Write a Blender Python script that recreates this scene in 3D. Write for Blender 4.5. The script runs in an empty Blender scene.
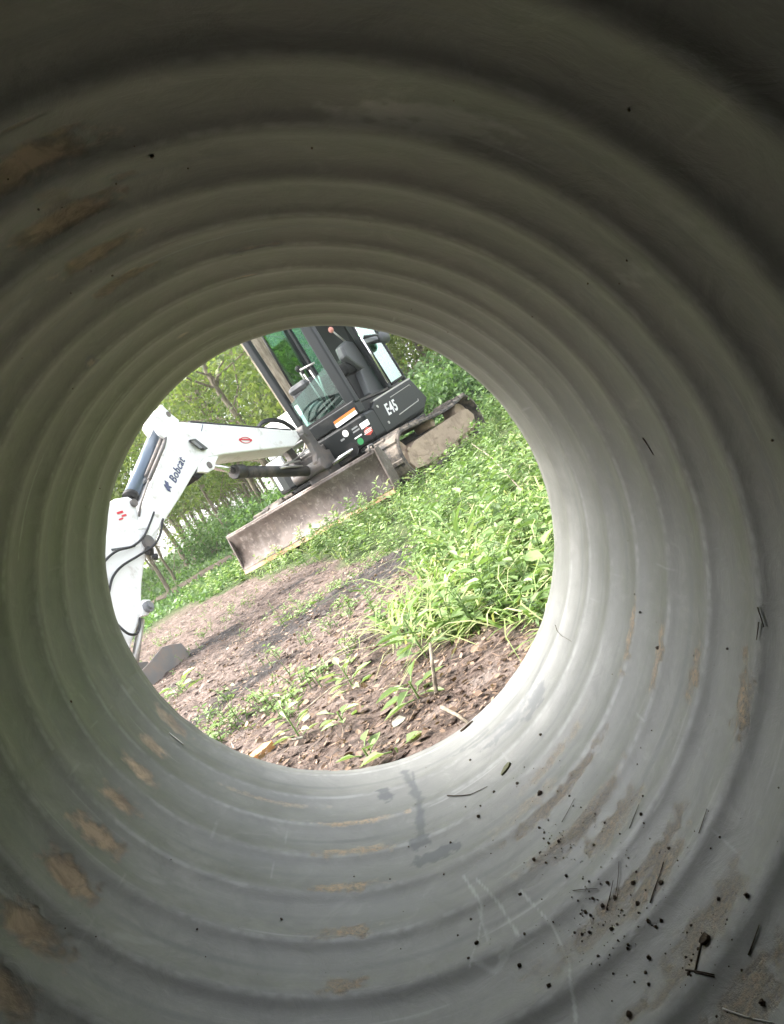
import bpy, bmesh, math
import numpy as np
from mathutils import Vector, Matrix
RNG = np.random.default_rng(7)
sc = bpy.context.scene
COL = sc.collection
PI = math.pi
# ------------------------------------------------------------------ camera geometry
FPX = 760.0
ROLL = math.radians(30.6)
def cam_matrix():
    c, s = math.cos(ROLL), math.sin(ROLL)
    R0 = np.array([[c, s, 0], [0, 0, -1], [-s, c, 0]])
    d = np.array([-47, 42, -FPX]); d = d / np.linalg.norm(d)
    a = np.array([0, 0, -1.]); v = np.cross(a, d); k = a @ d
    K = np.array([[0, -v[2], v[1]], [v[2], 0, -v[0]], [-v[1], v[0], 0]])
    return R0 @ (np.eye(3) + K + K @ K / (1 + k)).T
CM = cam_matrix()
def ray(px, py):
    return CM @ np.array([(px - 392) / FPX, (512 - py) / FPX, -1.])
def at_y(px, py, y):
    d = ray(px, py); return d * (y / d[1])
class Frame:
    def __init__(s, o, deg):
        a = math.radians(deg); s.o = np.array(o, float)
        s.x = np.array([-math.sin(a), -math.cos(a), 0]); s.y = np.array([math.cos(a), -math.sin(a), 0]); s.z = np.array([0, 0, 1.])
    def w(s, p): return s.o + s.x * p[0] + s.y * p[1] + s.z * p[2]
    def px(s, px, py, axis, val):
        n = getattr(s, axis); d = ray(px, py); o = s.o + n * val
        P = d * ((o @ n) / (d @ n)) - s.o
        return (P @ s.x, P @ s.y, P @ s.z)
ZG = -0.47
MF = Frame((.219, 8.355, ZG), 32.2)       # the machine: x forward, y to its left
BF = Frame((-.256, 7.41, ZG), 24.0)       # the boom's own plane, swung a little

# ------------------------------------------------------------------ noise
def _h(ix, iy, seed):
    n = (ix.astype(np.int64) * 374761393 + iy.astype(np.int64) * 668265263 + seed * 1442695041) & 0xffffffff
    n = ((n ^ (n >> 13)) * 1274126177) & 0xffffffff
    n = n ^ (n >> 16)
    return (n & 0xffff) / 65535.0
def vnoise(x, y, seed=0):
    x = np.asarray(x, float); y = np.asarray(y, float)
    ix = np.floor(x); iy = np.floor(y); fx = x - ix; fy = y - iy
    fx = fx * fx * (3 - 2 * fx); fy = fy * fy * (3 - 2 * fy)
    a = _h(ix, iy, seed); b = _h(ix + 1, iy, seed); c = _h(ix, iy + 1, seed); d = _h(ix + 1, iy + 1, seed)
    return (a * (1 - fx) + b * fx) * (1 - fy) + (c * (1 - fx) + d * fx) * fy
def fbm(x, y, seed=0, oct=4):
    t = 0; a = .5; f = 1.
    for o in range(oct):
        t = t + a * (vnoise(x * f, y * f, seed + o * 17) - .5); a *= .5; f *= 2.03
    return t
def sstep(a, b, x):
    t = np.clip((x - a) / (b - a), 0, 1); return t * t * (3 - 2 * t)

# ------------------------------------------------------------------ materials
def mat(name, base, rough=.6, metal=0., spec=.5):
    m = bpy.data.materials.new(name); m.use_nodes = True
    b = m.node_tree.nodes['Principled BSDF']
    b.inputs['Base Color'].default_value = (*base, 1); b.inputs['Roughness'].default_value = rough
    b.inputs['Metallic'].default_value = metal; b.inputs['Specular IOR Level'].default_value = spec
    return m
def N(m, t, **kw):
    n = m.node_tree.nodes.new(t)
    for k, v in kw.items():
        if k in n.inputs.keys(): n.inputs[k].default_value = v
        else: setattr(n, k, v)
    return n
def L(m, a, b): m.node_tree.links.new(a, b)
def ramp(m, fac, stops):
    r = N(m, 'ShaderNodeValToRGB'); e = r.color_ramp.elements
    while len(e) < len(stops): e.new(.5)
    for el, (p, c) in zip(e, stops):
        el.position = p; el.color = (*c, 1) if len(c) == 3 else c
    L(m, fac, r.inputs[0]); return r.outputs[0]
def noise(m, scale, detail=4, rough=.6, vec=None, dist=0):
    n = N(m, 'ShaderNodeTexNoise', Scale=scale, Detail=detail, Roughness=rough, Distortion=dist)
    if vec is None:
        vec = N(m, 'ShaderNodeTexCoord').outputs['Object']
    L(m, vec, n.inputs['Vector']); return n.outputs['Fac']
def mixc(m, fac, a, b, mode='MIX'):
    n = N(m, 'ShaderNodeMix', data_type='RGBA', blend_type=mode)
    for s, v in ((0, fac), (6, a), (7, b)):
        if hasattr(v, 'is_output') or hasattr(v, 'links'): L(m, v, n.inputs[s])
        elif isinstance(v, (int, float)): n.inputs[s].default_value = v
        else: n.inputs[s].default_value = (*v, 1)
    return n.outputs[2]
def math_(m, op, a, b=0., clamp=False):
    n = N(m, 'ShaderNodeMath', operation=op, use_clamp=clamp)
    for s, v in ((0, a), (1, b)):
        if isinstance(v, (int, float)): n.inputs[s].default_value = v
        else: L(m, v, n.inputs[s])
    return n.outputs[0]
def bump(m, h, strength=.4, dist=.01):
    b = N(m, 'ShaderNodeBump', Strength=strength, Distance=dist); L(m, h, b.inputs['Height'])
    L(m, b.outputs[0], m.node_tree.nodes['Principled BSDF'].inputs['Normal'])
def out(m, sock, what='Base Color'):
    L(m, sock, m.node_tree.nodes['Principled BSDF'].inputs[what])
def worn(name, base, dirt, rough=.5, metal=0., amount=.5, scale=6., bumpy=.15):
    """painted or cast surface with blotchy dirt on it"""
    m = mat(name, base, rough, metal)
    n = noise(m, scale, 6, .65); f = ramp(m, n, [(.62 - amount * .35, (0, 0, 0)), (.78 - amount * .3, (1, 1, 1))])
    n2 = noise(m, scale * 7, 3); g = math_(m, 'MULTIPLY', f, math_(m, 'ADD', math_(m, 'MULTIPLY', n2, 1.1), 0.1), True)
    out(m, mixc(m, g, base, dirt)); out(m, math_(m, 'ADD', math_(m, 'MULTIPLY', g, .35), rough, True), 'Roughness')
    if bumpy: bump(m, n2, bumpy, .004)
    return m
M = {}
M['white'] = worn('white_paint', (.78, .78, .765), (.30, .235, .18), .38, amount=.20, scale=7)
M['dark'] = worn('charcoal_paint', (.009, .0115, .012), (.06, .055, .05), .40, amount=.12, scale=4)
M['dark'].node_tree.nodes['Principled BSDF'].inputs['Specular IOR Level'].default_value = .28
M['darkdirty'] = worn('dirty_charcoal_paint', (.014, .015, .015), (.12, .10, .085), .55, amount=.45, scale=7)
M['cast'] = worn('muddy_cast_steel', (.12, .115, .11), (.24, .20, .17), .55, .2, amount=.5, scale=9)
M['mudsteel'] = worn('mud_caked_steel', (.44, .335, .24), (.24, .18, .13), .85, amount=.45, scale=7, bumpy=.5)
M['rubber'] = worn('muddy_rubber', (.035, .032, .029), (.27, .225, .18), .8, amount=.58, scale=8, bumpy=.4)
M['bucketsteel'] = worn('worn_bucket_steel', (.20, .19, .18), (.30, .23, .18), .5, .3, amount=.6, scale=9)
M['hose'] = mat('hose_rubber', (.008, .008, .009), .5)
M['steelcyl'] = worn('grey_blue_steel_tube', (.10, .13, .17), (.2, .19, .18), .3, .35, amount=.12)
M['chrome'] = mat('chrome_rod', (.75, .75, .76), .16, 1.)
M['greyplastic'] = worn('grey_plastic', (.07, .073, .075), (.12, .11, .10), .5, amount=.2)
M['seat'] = mat('seat_fabric', (.003, .0032, .0035), .9)
M['palegrey'] = worn('pale_grey_plastic', (.20, .205, .21), (.2, .18, .16), .45, amount=.2)
M['red'] = mat('red_plastic', (.65, .05, .02), .35)
M['pinkknob'] = mat('faded_red_knob', (.6, .25, .2), .4)
M['dred'] = mat('red_decal', (.62, .03, .05), .5)
M['dorange'] = mat('orange_decal', (.60, .15, .02), .5)
M['dwhite'] = mat('white_decal', (.78, .78, .76), .5)
M['dgreen'] = mat('green_decal', (.02, .20, .06), .5)
M['dblue'] = mat('dark_blue_decal', (.06, .07, .16), .5)
M['dredbrown'] = mat('red_brown_decal', (.33, .035, .02), .5)
M['dgrey'] = mat('grey_decal', (.22, .23, .23), .5)
M['black'] = mat('black_rubber', (.004, .004, .004), .7)
M['trim'] = mat('bare_metal_trim', (.5, .48, .45), .4, .7)
def glass(name, tint, alpha, rough=.03):
    m = bpy.data.materials.new(name); m.use_nodes = True; nt = m.node_tree
    for n in list(nt.nodes): nt.nodes.remove(n)
    o = N(m, 'ShaderNodeOutputMaterial'); t = N(m, 'ShaderNodeBsdfTransparent'); g = N(m, 'ShaderNodeBsdfGlossy', Roughness=rough)
    t.inputs[0].default_value = (*tint, 1); g.inputs[0].default_value = (.9, 1, .95, 1)
    mx = N(m, 'ShaderNodeMixShader'); mx.inputs[0].default_value = alpha
    L(m, t.outputs[0], mx.inputs[1]); L(m, g.outputs[0], mx.inputs[2]); L(m, mx.outputs[0], o.inputs[0]); return m
M['glass'] = glass('clear_glass', (.50, .66, .62), .05)
M['greenglass'] = glass('green_tinted_glass', (.52, .74, .58), .10)
M['aquaglass'] = glass('aqua_glass', (.62, .92, .82), .35, .08)
# blade: brown steel, polished and scratched by soil, rust along the bottom
m = M['blade'] = mat('worn_blade_steel', (0.170, 0.145, 0.128), .5, .45)
tc = N(m, 'ShaderNodeTexCoord').outputs['Object']
n1 = noise(m, 4, 6, .7, tc); n2 = noise(m, 22, 5, .7, tc, .6)
mp = N(m, 'ShaderNodeMapping'); mp.inputs['Scale'].default_value = (2, 7, 2); L(m, tc, mp.inputs[0]); n3 = noise(m, 1.5, 4, .6, mp.outputs[0], 1.2)
c = ramp(m, n1, [(.3, (.06, .045, .038)), (.52, (.13, .105, .09)), (.7, (.22, .195, .18))])
c = mixc(m, ramp(m, n2, [(.54, (0, 0, 0)), (.68, (.7, .7, .7))]), c, (.30, .26, .23))
c = mixc(m, ramp(m, n3, [(.55, (0, 0, 0)), (.72, (.5, .5, .5))]), c, (.16, .12, .10))
out(m, c); out(m, ramp(m, n2, [(.3, (.35,) * 3), (.7, (.65,) * 3)]), 'Roughness'); bump(m, n2, .2, .004)
M['rustedge'] = worn('rusty_cutting_edge', (.50, .27, .15), (.42, .36, .32), .6, .25, amount=.5, scale=9)
def leafmat(name, stops, transl=.26, rough=.5):
    m = bpy.data.materials.new(name); m.use_nodes = True; nt = m.node_tree
    b = nt.nodes['Principled BSDF']; b.inputs['Roughness'].default_value = rough; b.inputs['Specular IOR Level'].default_value = .35
    a = N(m, 'ShaderNodeAttribute', attribute_name='tone'); c = ramp(m, a.outputs['Fac'], stops)
    L(m, c, b.inputs['Base Color']); t = N(m, 'ShaderNodeBsdfTranslucent'); L(m, mixc(m, 1., c, (1.25, 1.35, .7), 'MULTIPLY'), t.inputs[0])
    mx = N(m, 'ShaderNodeMixShader'); mx.inputs[0].default_value = transl
    L(m, b.outputs[0], mx.inputs[1]); L(m, t.outputs[0], mx.inputs[2]); L(m, mx.outputs[0], nt.nodes['Material Output'].inputs[0]); return m
M['weed'] = leafmat('weed_leaf', [(0, (0.047, 0.086, 0.026)), (.4, (0.129, 0.206, 0.065)), (.75, (0.232, 0.318, 0.129)), (1, (0.430, 0.447, 0.284))])
M['straw'] = leafmat('pale_grass', [(0, (0.086, 0.172, 0.034)), (.5, (0.206, 0.292, 0.086)), (1, (0.473, 0.430, 0.258))], .3)
M['treeleaf'] = leafmat('tree_leaf', [(0, (0.060, 0.103, 0.026)), (.5, (0.146, 0.198, 0.060)), (1, (0.258, 0.292, 0.103))], .5)
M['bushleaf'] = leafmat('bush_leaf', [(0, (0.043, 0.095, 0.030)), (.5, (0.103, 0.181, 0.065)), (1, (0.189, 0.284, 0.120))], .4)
M['deadleaf'] = leafmat('dead_leaf', [(0, (0.085, 0.051, 0.030)), (.45, (0.212, 0.145, 0.102)), (.8, (0.323, 0.230, 0.162)), (1, (0.468, 0.399, 0.340))], .1, .75)
m = M['bark'] = mat('bark', (.2, .17, .13), .9)
tc = N(m, 'ShaderNodeTexCoord').outputs['Object']; mp = N(m, 'ShaderNodeMapping'); mp.inputs['Scale'].default_value = (9, 9, 1.6); L(m, tc, mp.inputs[0])
nb = noise(m, 3, 6, .7, mp.outputs[0]); out(m, ramp(m, nb, [(.35, (.10, .08, .055)), (.5, (.20, .165, .12)), (.68, (.33, .285, .22))])); bump(m, nb, .7, .03)
M['wood'] = worn('split_orange_wood', (.55, .27, .10), (.65, .45, .25), .7, amount=.5, scale=30)
M['clod'] = worn('dark_soil', (.09, .062, .042), (.20, .15, .10), .95, amount=.5, scale=60, bumpy=.6)
M['twig'] = mat('dry_twig', (.10, .075, .05), .85)
M['driedleafbit'] = mat('olive_leaf_bit', (.12, .12, .04), .6)
M['bleached'] = worn('bleached_leaf', (.26, .26, .21), (.17, .15, .11), .8, amount=.4, scale=60)
M['paper'] = mat('white_plastic', (.8, .78, .74), .5)

# ------------------------------------------------------------------ mesh building
class MB:
    def __init__(s): s.v = []; s.f = []; s.sm = []
    def add(s, vs, fs, smooth=False):
        k = len(s.v); s.v += [tuple(map(float, p)) for p in vs]; s.f += [tuple(i + k for i in f) for f in fs]; s.sm += [smooth] * len(fs); return s
    def box(s, x0, x1, y0, y1, z0, z1):
        vs = [(x, y, z) for z in (z0, z1) for y in (y0, y1) for x in (x0, x1)]
        return s.add(vs, [(0, 2, 3, 1), (4, 5, 7, 6), (0, 1, 5, 4), (2, 6, 7, 3), (0, 4, 6, 2), (1, 3, 7, 5)])
    def prism(s, pts, a0, a1, axis='y'):
        """outline pts extruded along an axis; pts are the two other coordinates in x,y,z order"""
        n = len(pts); vs = []
        for a in (a0, a1):
            for p in pts:
                vs.append({'y': (p[0], a, p[1]), 'x': (a, p[0], p[1]), 'z': (p[0], p[1], a)}[axis])
        fs = [tuple(range(n)), tuple(range(2 * n - 1, n - 1, -1))] + [(i, i + n, (i + 1) % n + n, (i + 1) % n) for i in range(n)]
        return s.add(vs, fs)
    def hull(s, bot, top):
        n = len(bot)
        return s.add(list(bot) + list(top), [tuple(range(n - 1, -1, -1)), tuple(range(n, 2 * n))] + [(i, (i + 1) % n, (i + 1) % n + n, i + n) for i in range(n)])
    def tube(s, path, r, n=12, caps=True):
        P = [Vector(p) for p in path]; rs = r if isinstance(r, (list, tuple, np.ndarray)) else [r] * len(P)
        vs = []; up = None
        for i, p in enumerate(P):
            d = (P[min(i + 1, len(P) - 1)] - P[max(i - 1, 0)]).normalized()
            if up is None: up = d.orthogonal().normalized()
            up = (up - d * up.dot(d)).normalized(); q = d.cross(up)
            for k in range(n):
                a = 2 * PI * k / n; vs.append(p + (up * math.cos(a) + q * math.sin(a)) * rs[i])
        m_ = len(P); fs = [(i * n + k, i * n + (k + 1) % n, (i + 1) * n + (k + 1) % n, (i + 1) * n + k) for i in range(m_ - 1) for k in range(n)]
        s.add(vs, fs, True)
        if caps:
            k0 = len(s.v) - len(vs)
            s.f += [tuple(k0 + k for k in range(n - 1, -1, -1)), tuple(k0 + (m_ - 1) * n + k for k in range(n))]; s.sm += [False, False]
        return s
    def blob(s, c, r, rng=RNG, sub=1, sq=(1, 1, 1), rough=.25):
        bm = bmesh.new(); bmesh.ops.create_icosphere(bm, subdivisions=sub, radius=1)
        vs = [(c[0] + v.co.x * r * sq[0] * (k := 1 + rng.uniform(-rough, rough)), c[1] + v.co.y * r * sq[1] * k, c[2] + v.co.z * r * sq[2] * k) for v in bm.verts]
        fs = [tuple(v.index for v in f.verts) for f in bm.faces]; bm.free(); return s.add(vs, fs, False)
    def build(s, name, m, parent=None, fr=None, bevel=0, fromfr=None):
        """fromfr: frame the vertices are in; fr: frame of the thing's Empty"""
        V = np.array(s.v) if s.v else np.zeros((0, 3))
        if fromfr is not None:
            V = fromfr.o + V[:, :1] * fromfr.x + V[:, 1:2] * fromfr.y + V[:, 2:] * fromfr.z
            if fr is not None:
                V = V - fr.o; V = np.stack([V @ fr.x, V @ fr.y, V @ fr.z], 1)
        me = bpy.data.meshes.new(name); me.from_pydata(V.tolist(), [], s.f); me.polygons.foreach_set('use_smooth', s.sm)
        me.materials.append(m); me.update()
        bm = bmesh.new(); bm.from_mesh(me); bmesh.ops.recalc_face_normals(bm, faces=bm.faces); bm.to_mesh(me); bm.free()
        o = bpy.data.objects.new(name, me); COL.objects.link(o)
        if parent: o.parent = parent
        if bevel:
            b = o.modifiers.new('bevel', 'BEVEL'); b.width = bevel; b.segments = 2; b.limit_method = 'ANGLE'; b.angle_limit = math.radians(40)
        return o
def tag(o, label=None, cat=None, group=None, kind=None):
    if label: o['label'] = label
    if cat: o['category'] = cat
    if group: o['group'] = group
    if kind: o['kind'] = kind
    return o
def empty(name, loc, frame=None):
    o = bpy.data.objects.new(name, None); COL.objects.link(o); o.empty_display_size = .2
    if frame is not None:
        mt = Matrix(((frame.x[0], frame.y[0], 0, frame.o[0]), (frame.x[1], frame.y[1], 0, frame.o[1]), (0, 0, 1, frame.o[2]), (0, 0, 0, 1)))
        o.matrix_world = mt
    else: o.location = loc
    return o
def npmesh(name, V, F, m, smooth=False, tone=None, parent=None, attrs=None):
    """V (n,3), F (k,4) or (k,3)"""
    me = bpy.data.meshes.new(name); V = np.asarray(V, np.float32); F = np.asarray(F, np.int32); k, q = F.shape
    me.vertices.add(len(V)); me.vertices.foreach_set('co', V.ravel()); me.loops.add(k * q); me.loops.foreach_set('vertex_index', F.ravel())
    me.polygons.add(k); me.polygons.foreach_set('loop_start', np.arange(0, k * q, q, dtype=np.int32))
    me.polygons.foreach_set('use_smooth', np.full(k, smooth)); me.update(calc_edges=True)
    if tone is not None:
        a = me.attributes.new('tone', 'FLOAT', 'POINT'); a.data.foreach_set('value', np.asarray(tone, np.float32))
    for nm, arr in (attrs or {}).items():
        a = me.attributes.new(nm, 'FLOAT_COLOR', 'POINT'); a.data.foreach_set('color', np.asarray(arr, np.float32).ravel())
    me.materials.append(m); o = bpy.data.objects.new(name, me); COL.objects.link(o)
    if parent: o.parent = parent
    return o
def unit(a): return a / (np.linalg.norm(a, axis=1, keepdims=True) + 1e-9)
def leaves(C, D, Nn, Ln, Wd, tone, droop=.15, fine=True):
    """folded pointed leaves: base C, direction D, normal Nn"""
    D = unit(D); S = unit(np.cross(D, Nn)); U = np.cross(S, D)
    Ln = np.broadcast_to(np.asarray(Ln, float), (len(C),))[:, None]; Wd = np.broadcast_to(np.asarray(Wd, float), (len(C),))[:, None]
    n = len(C)
    if fine:
        T = C + D * Ln - U * Ln * droop
        P = [C, C + D * Ln * .3 + S * Wd * .45 + U * Wd * .15, C + D * Ln * .65 + S * Wd * .4 + U * Wd * .12 - U * Ln * droop * .4, T,
             C + D * Ln * .65 - S * Wd * .4 + U * Wd * .12 - U * Ln * droop * .4, C + D * Ln * .3 - S * Wd * .45 + U * Wd * .15]
        V = np.stack(P, 1).reshape(-1, 3); b = np.arange(n)[:, None] * 6
        F = np.concatenate([b + np.array([[0, 1, 2, 3]]), b + np.array([[0, 3, 4, 5]])]); return V, F, np.repeat(tone, 6)
    P = [C, C + D * Ln * .45 + S * Wd * .5, C + D * Ln, C + D * Ln * .45 - S * Wd * .5]
    V = np.stack(P, 1).reshape(-1, 3); b = np.arange(n)[:, None] * 4
    return V, b + np.array([[0, 1, 2, 3]]), np.repeat(tone, 4)
def rand_dirs(n, rng=RNG, up=0.):
    d = rng.normal(size=(n, 3)); d = unit(d); d[:, 2] += up; return unit(d)
def cat(parts):
    V = []; F = []; T = []; k = 0
    for v, f, t in parts:
        V.append(v); F.append(f + k); T.append(t); k += len(v)
    return np.concatenate(V), np.concatenate(F), np.concatenate(T)

# ------------------------------------------------------------------ the ground
def veg_edge(y): return np.interp(y, [0, 1.2, 1.45, 1.7, 2.0, 2.5, 3.3, 4., 5, 6.3, 7, 8, 9, 12], [.3, .22, .13, .02, -.08, .02, .14, -.1, -.38, -.72, -1.1, -1.6, -2.4, -3])
def mudness(x, y):
    """1 on bare churned mud, 0 under plants"""
    wob = fbm(x * 2.2, y * 2.2, 5) * .35 + fbm(x * 9, y * 9, 9) * .12
    near = sstep(.07, -.07, x - veg_edge(y) + wob * np.clip(y * .35, .40, 1.5)) * sstep(10.2, 8.6, y + wob * 3 - .25 * np.minimum(x + 1.5, 0))
    strip = sstep(1.4, .7, np.abs(y - 15.5 + .12 * (x + 5) + wob * 3)) * sstep(-.3, -1.8, x)
    strip2 = sstep(1.2, .4, np.abs(y - 24 + wob * 5)) * sstep(-1, -3, x) * .7
    return np.clip(near + strip + strip2, 0, 1)
def gz(x, y):
    z = np.interp(y, [-8, 0, 1.1, 3, 8, 11, 20, 30, 45, 70, 400], [-.425, -.425, -.43, -.445, -.475, -.45, -.25, .05, .5, 1.2, 9])
    z = z + .10 * sstep(.6, 2.5, x) * sstep(1.5, 4, y) * sstep(14, 8, y) * .6
    k = sstep(1.0, 1.5, y); 
    mud = mudness(x, y)
    clod = np.abs(fbm(x * 8, y * 10, 31, 5)); rut = fbm(x * 1.1, y * 3.6, 77, 3)
    z = z + k * (rut * .075 + fbm(x * .5, y * .5, 3, 3) * .10 + mud * (clod * .06 - .010) + (fbm(x * 22, y * 26, 41, 3) * .016) * (.4 + mud))
    return z
ny = np.concatenate([np.linspace(-9, .9, 24)[:-1], .9 * np.exp(np.linspace(0, math.log(12 / .9), 760))[:-1], 12 * np.exp(np.linspace(0, math.log(300 / 12), 130))])
s = np.concatenate([-(1 + np.linspace(1, 0, 26)[:-1]), np.linspace(-1, 1, 420), (1 + np.linspace(0, 1, 26)[1:])])
wy = np.maximum(.42 * np.maximum(ny, 0) + .35, .6)
GY = np.repeat(ny[:, None], len(s), 1); ex_ = np.maximum(np.abs(s) - 1, 0); GX = wy[:, None] * np.clip(s, -1, 1)[None, :] + (np.sign(s) * (ex_ * .8 + ex_ ** 3 * 70))[None, :]
Z = gz(GX, GY); V = np.stack([GX, GY, Z], -1).reshape(-1, 3)
r_, c_ = len(ny), len(s); ii = (np.arange(r_ - 1)[:, None] * c_ + np.arange(c_ - 1)[None]).ravel()
F = np.stack([ii, ii + 1, ii + c_ + 1, ii + c_], 1)
mud = mudness(GX, GY); dark = np.clip(sstep(.62, .25, np.abs(GX + .22 + fbm(GX * 4, GY * 4, 8) * .4)) * sstep(.55, .2, np.abs(GY - 3.5 - .35 * GX + fbm(GX * 3, GY * 7, 18) * .8)) + .6 * sstep(.05, .22, fbm(GX * 1.6, GY * 5.5, 28, 4)) * sstep(1.6, 2.2, GY) * sstep(6, 4.5, GY), 0, 1)
damp = sstep(-.08, .25, fbm(GX * 1.3, GY * 2.2, 55, 4))
m = mat('ground_soil', (.2, .15, .12), .9, 0, .3)
at = N(m, 'ShaderNodeAttribute', attribute_name='zones'); sep = N(m, 'ShaderNodeSeparateColor'); L(m, at.outputs['Color'], sep.inputs[0])
tc = N(m, 'ShaderNodeTexCoord').outputs['Object']; n1 = noise(m, 5, 8, .7, tc); n2 = noise(m, 38, 6, .75, tc, .4); n3 = noise(m, 120, 3, .7, tc)
mc = ramp(m, n1, [(.3, (0.098, 0.069, 0.053)), (.5, (0.168, 0.123, 0.101)), (.66, (0.234, 0.183, 0.156))])
mc = mixc(m, ramp(m, n2, [(.38, (1,) * 3), (.52, (0, 0, 0))]), mc, (0.066, 0.045, 0.035))
mc = mixc(m, ramp(m, n2, [(.56, (0, 0, 0)), (.68, (.8,) * 3)]), mc, (0.281, 0.218, 0.179))
mc = mixc(m, ramp(m, n3, [(.62, (0, 0, 0)), (.70, (.6,) * 3)]), mc, (0.351, 0.281, 0.226))
mc = mixc(m, math_(m, 'MULTIPLY', sep.outputs[2], .35), mc, (.10, .07, .055))
dk = ramp(m, n2, [(.35, (.004, .004, .004)), (.62, (.024, .021, .021))])
mc = mixc(m, math_(m, 'MULTIPLY', sep.outputs[1], math_(m, 'ADD', math_(m, 'MULTIPLY', n2, 3.), -.6), True), mc, dk)
gc = ramp(m, n2, [(.35, (0.027, 0.039, 0.014)), (.55, (0.058, 0.086, 0.023)), (.7, (0.117, 0.133, 0.055))])
mp = N(m, 'ShaderNodeMapping'); mp.inputs['Scale'].default_value = (5, 16, 10); L(m, tc, mp.inputs[0]); n7 = noise(m, 2.2, 7, .75, mp.outputs[0], .6)
mc = mixc(m, ramp(m, n7, [(.38, (.85,) * 3), (.51, (0, 0, 0))]), mc, (.030, .024, .020)); mc = mixc(m, ramp(m, n7, [(.54, (0, 0, 0)), (.68, (.6,) * 3)]), mc, (.30, .255, .225))
out(m, mixc(m, sep.outputs[0], gc, mc)); out(m, mixc(m, sep.outputs[1], (.9,) * 3, (.75,) * 3), 'Roughness'); bump(m, math_(m, 'ADD', n2, math_(m, 'MULTIPLY', n3, .4)), .9, .02)
zones = np.stack([mud, np.clip(dark * 1.8, 0, 1) * mud, damp, np.ones_like(mud)], -1)
g = npmesh('ground', V, F, m, True, attrs={'zones': zones}); tag(g, kind='structure')

# ------------------------------------------------------------------ the pipe
AX, AZ, PR, YF = -.0735, -.0925, .3175, 1.09
PITCH = .0763; AMP = .0017
def pr(y):
    ph = 2 * PI * (y - .70 * YF) / PITCH
    a = AMP * sstep(YF - .012, YF - .045, y)
    c = np.cos(ph); return PR - a * (c + .24 * np.cos(2 * ph + .3) + .04 * np.cos(3 * ph + .5)) + .0035 * sstep(YF - .02, YF, y)
def pipe_hit(px, py):
    d = ray(px, py); A = d[0] ** 2 + d[2] ** 2; B = -2 * (d[0] * AX + d[2] * AZ); C = AX * AX + AZ * AZ - PR * PR
    t = (-B + math.sqrt(B * B - 4 * A * C)) / (2 * A); P = d * t; return math.atan2(P[2] - AZ, P[0] - AX), P[1]
def wall_pt(th, y, inset=0.):
    r = float(pr(np.array(y))) - inset; return np.array([AX + r * math.cos(th), y, AZ + r * math.sin(th)])
NA = 1100
ys = np.concatenate([np.linspace(-3.6, .22, 500)[:-1], np.linspace(.22, YF, 460)])
th = np.arange(NA) / NA * 2 * PI - PI
TH, YY = np.meshgrid(th, ys); RR = pr(YY)
RR = RR + fbm(TH * 3 + 30, YY * 6, 12, 3) * .0022 + fbm(TH * 14 + 30, YY * 9, 14, 3) * .0022 * sstep(YF - .03, YF, YY)
Vi = np.stack([AX + RR * np.cos(TH), YY, AZ + RR * np.sin(TH)], -1)
ro = ys[::2]; TH2, YO = np.meshgrid(th, ro); RO = pr(YO) + .0022
Vo = np.stack([AX + RO * np.cos(TH2), YO, AZ + RO * np.sin(TH2)], -1)[::-1]
V = np.concatenate([Vi, Vo]); nr = len(V); V = V.reshape(-1, 3)
a_, b_ = np.meshgrid(np.arange(nr), np.arange(NA), indexing='ij'); a2 = (a_ + 1) % nr; b2 = (b_ + 1) % NA
F = np.stack([a_ * NA + b_, a2 * NA + b_, a2 * NA + b2, a_ * NA + b2], -1).reshape(-1, 4)
# marks on the inside wall: R dried sand, G brown rust-coloured mud, B pale rubbed streaks and painted crest highlights, A damp dark film and darker grooves
def wrap(d): return (d + PI) % (2 * PI) - PI
sand = np.zeros_like(TH); rust = np.zeros_like(TH); pale = np.zeros_like(TH); film = np.zeros_like(TH)
edge = fbm(TH * PR * 110, YY * 110, 21, 4)
def stamp(layer, px, py, la, ly, s=1., soft=.6, tilt=0.):
    t0, y0 = pipe_hit(px, py); u = wrap(TH - t0) * PR; v = YY - y0
    if tilt: c, q = math.cos(tilt), math.sin(tilt); u, v = u * c + v * q, -u * q + v * c
    d = ((np.abs(u) / la) ** 3 + (np.abs(v) / ly) ** 3) ** (1 / 3) + edge * (1.5 if layer is rust else 2.4)
    np.maximum(layer, s * sstep(1 + soft, 1 - soft, d), out=layer)
for px, py, la, ly, q in [(172, 722, .024, .012, .6), (155, 746, .016, .011, .75), (140, 770, .018, .011, .8), (120, 800, .02, .013, .9), (98, 835, .024, .014, 1), (70, 875, .024, .014, 1), (35, 930, .024, .014, 1), (4, 990, .02, .012, .7)]:
    stamp(rust, px, py, la, ly, q)
for px, py, la, ly, q in [(20, 168, .032, .013, 1), (65, 220, .028, .012, .9), (98, 255, .024, .010, .8), (125, 280, .022, .009, .6), (60, 205, .01, .02, .3)]:
    stamp(rust, px, py, la, ly, q)
for px, py, la, ly, q in [(632, 634, .026, .007, .6), (660, 652, .024, .007, .6), (697, 668, .024, .008, .75), (745, 697, .024, .009, .8)]:
    stamp(sand, px, py, la, ly, q)
for px, py, la, ly, q in [(355, 824, .05, .004, .7), (352, 853, .028, .008, .75), (346, 888, .025, .007, .75), (345, 933, .022, .008, .6), (348, 986, .018, .008, .55), (270, 800, .05, .004, .35)]:
    stamp(sand, px, py, la, ly, q)
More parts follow.
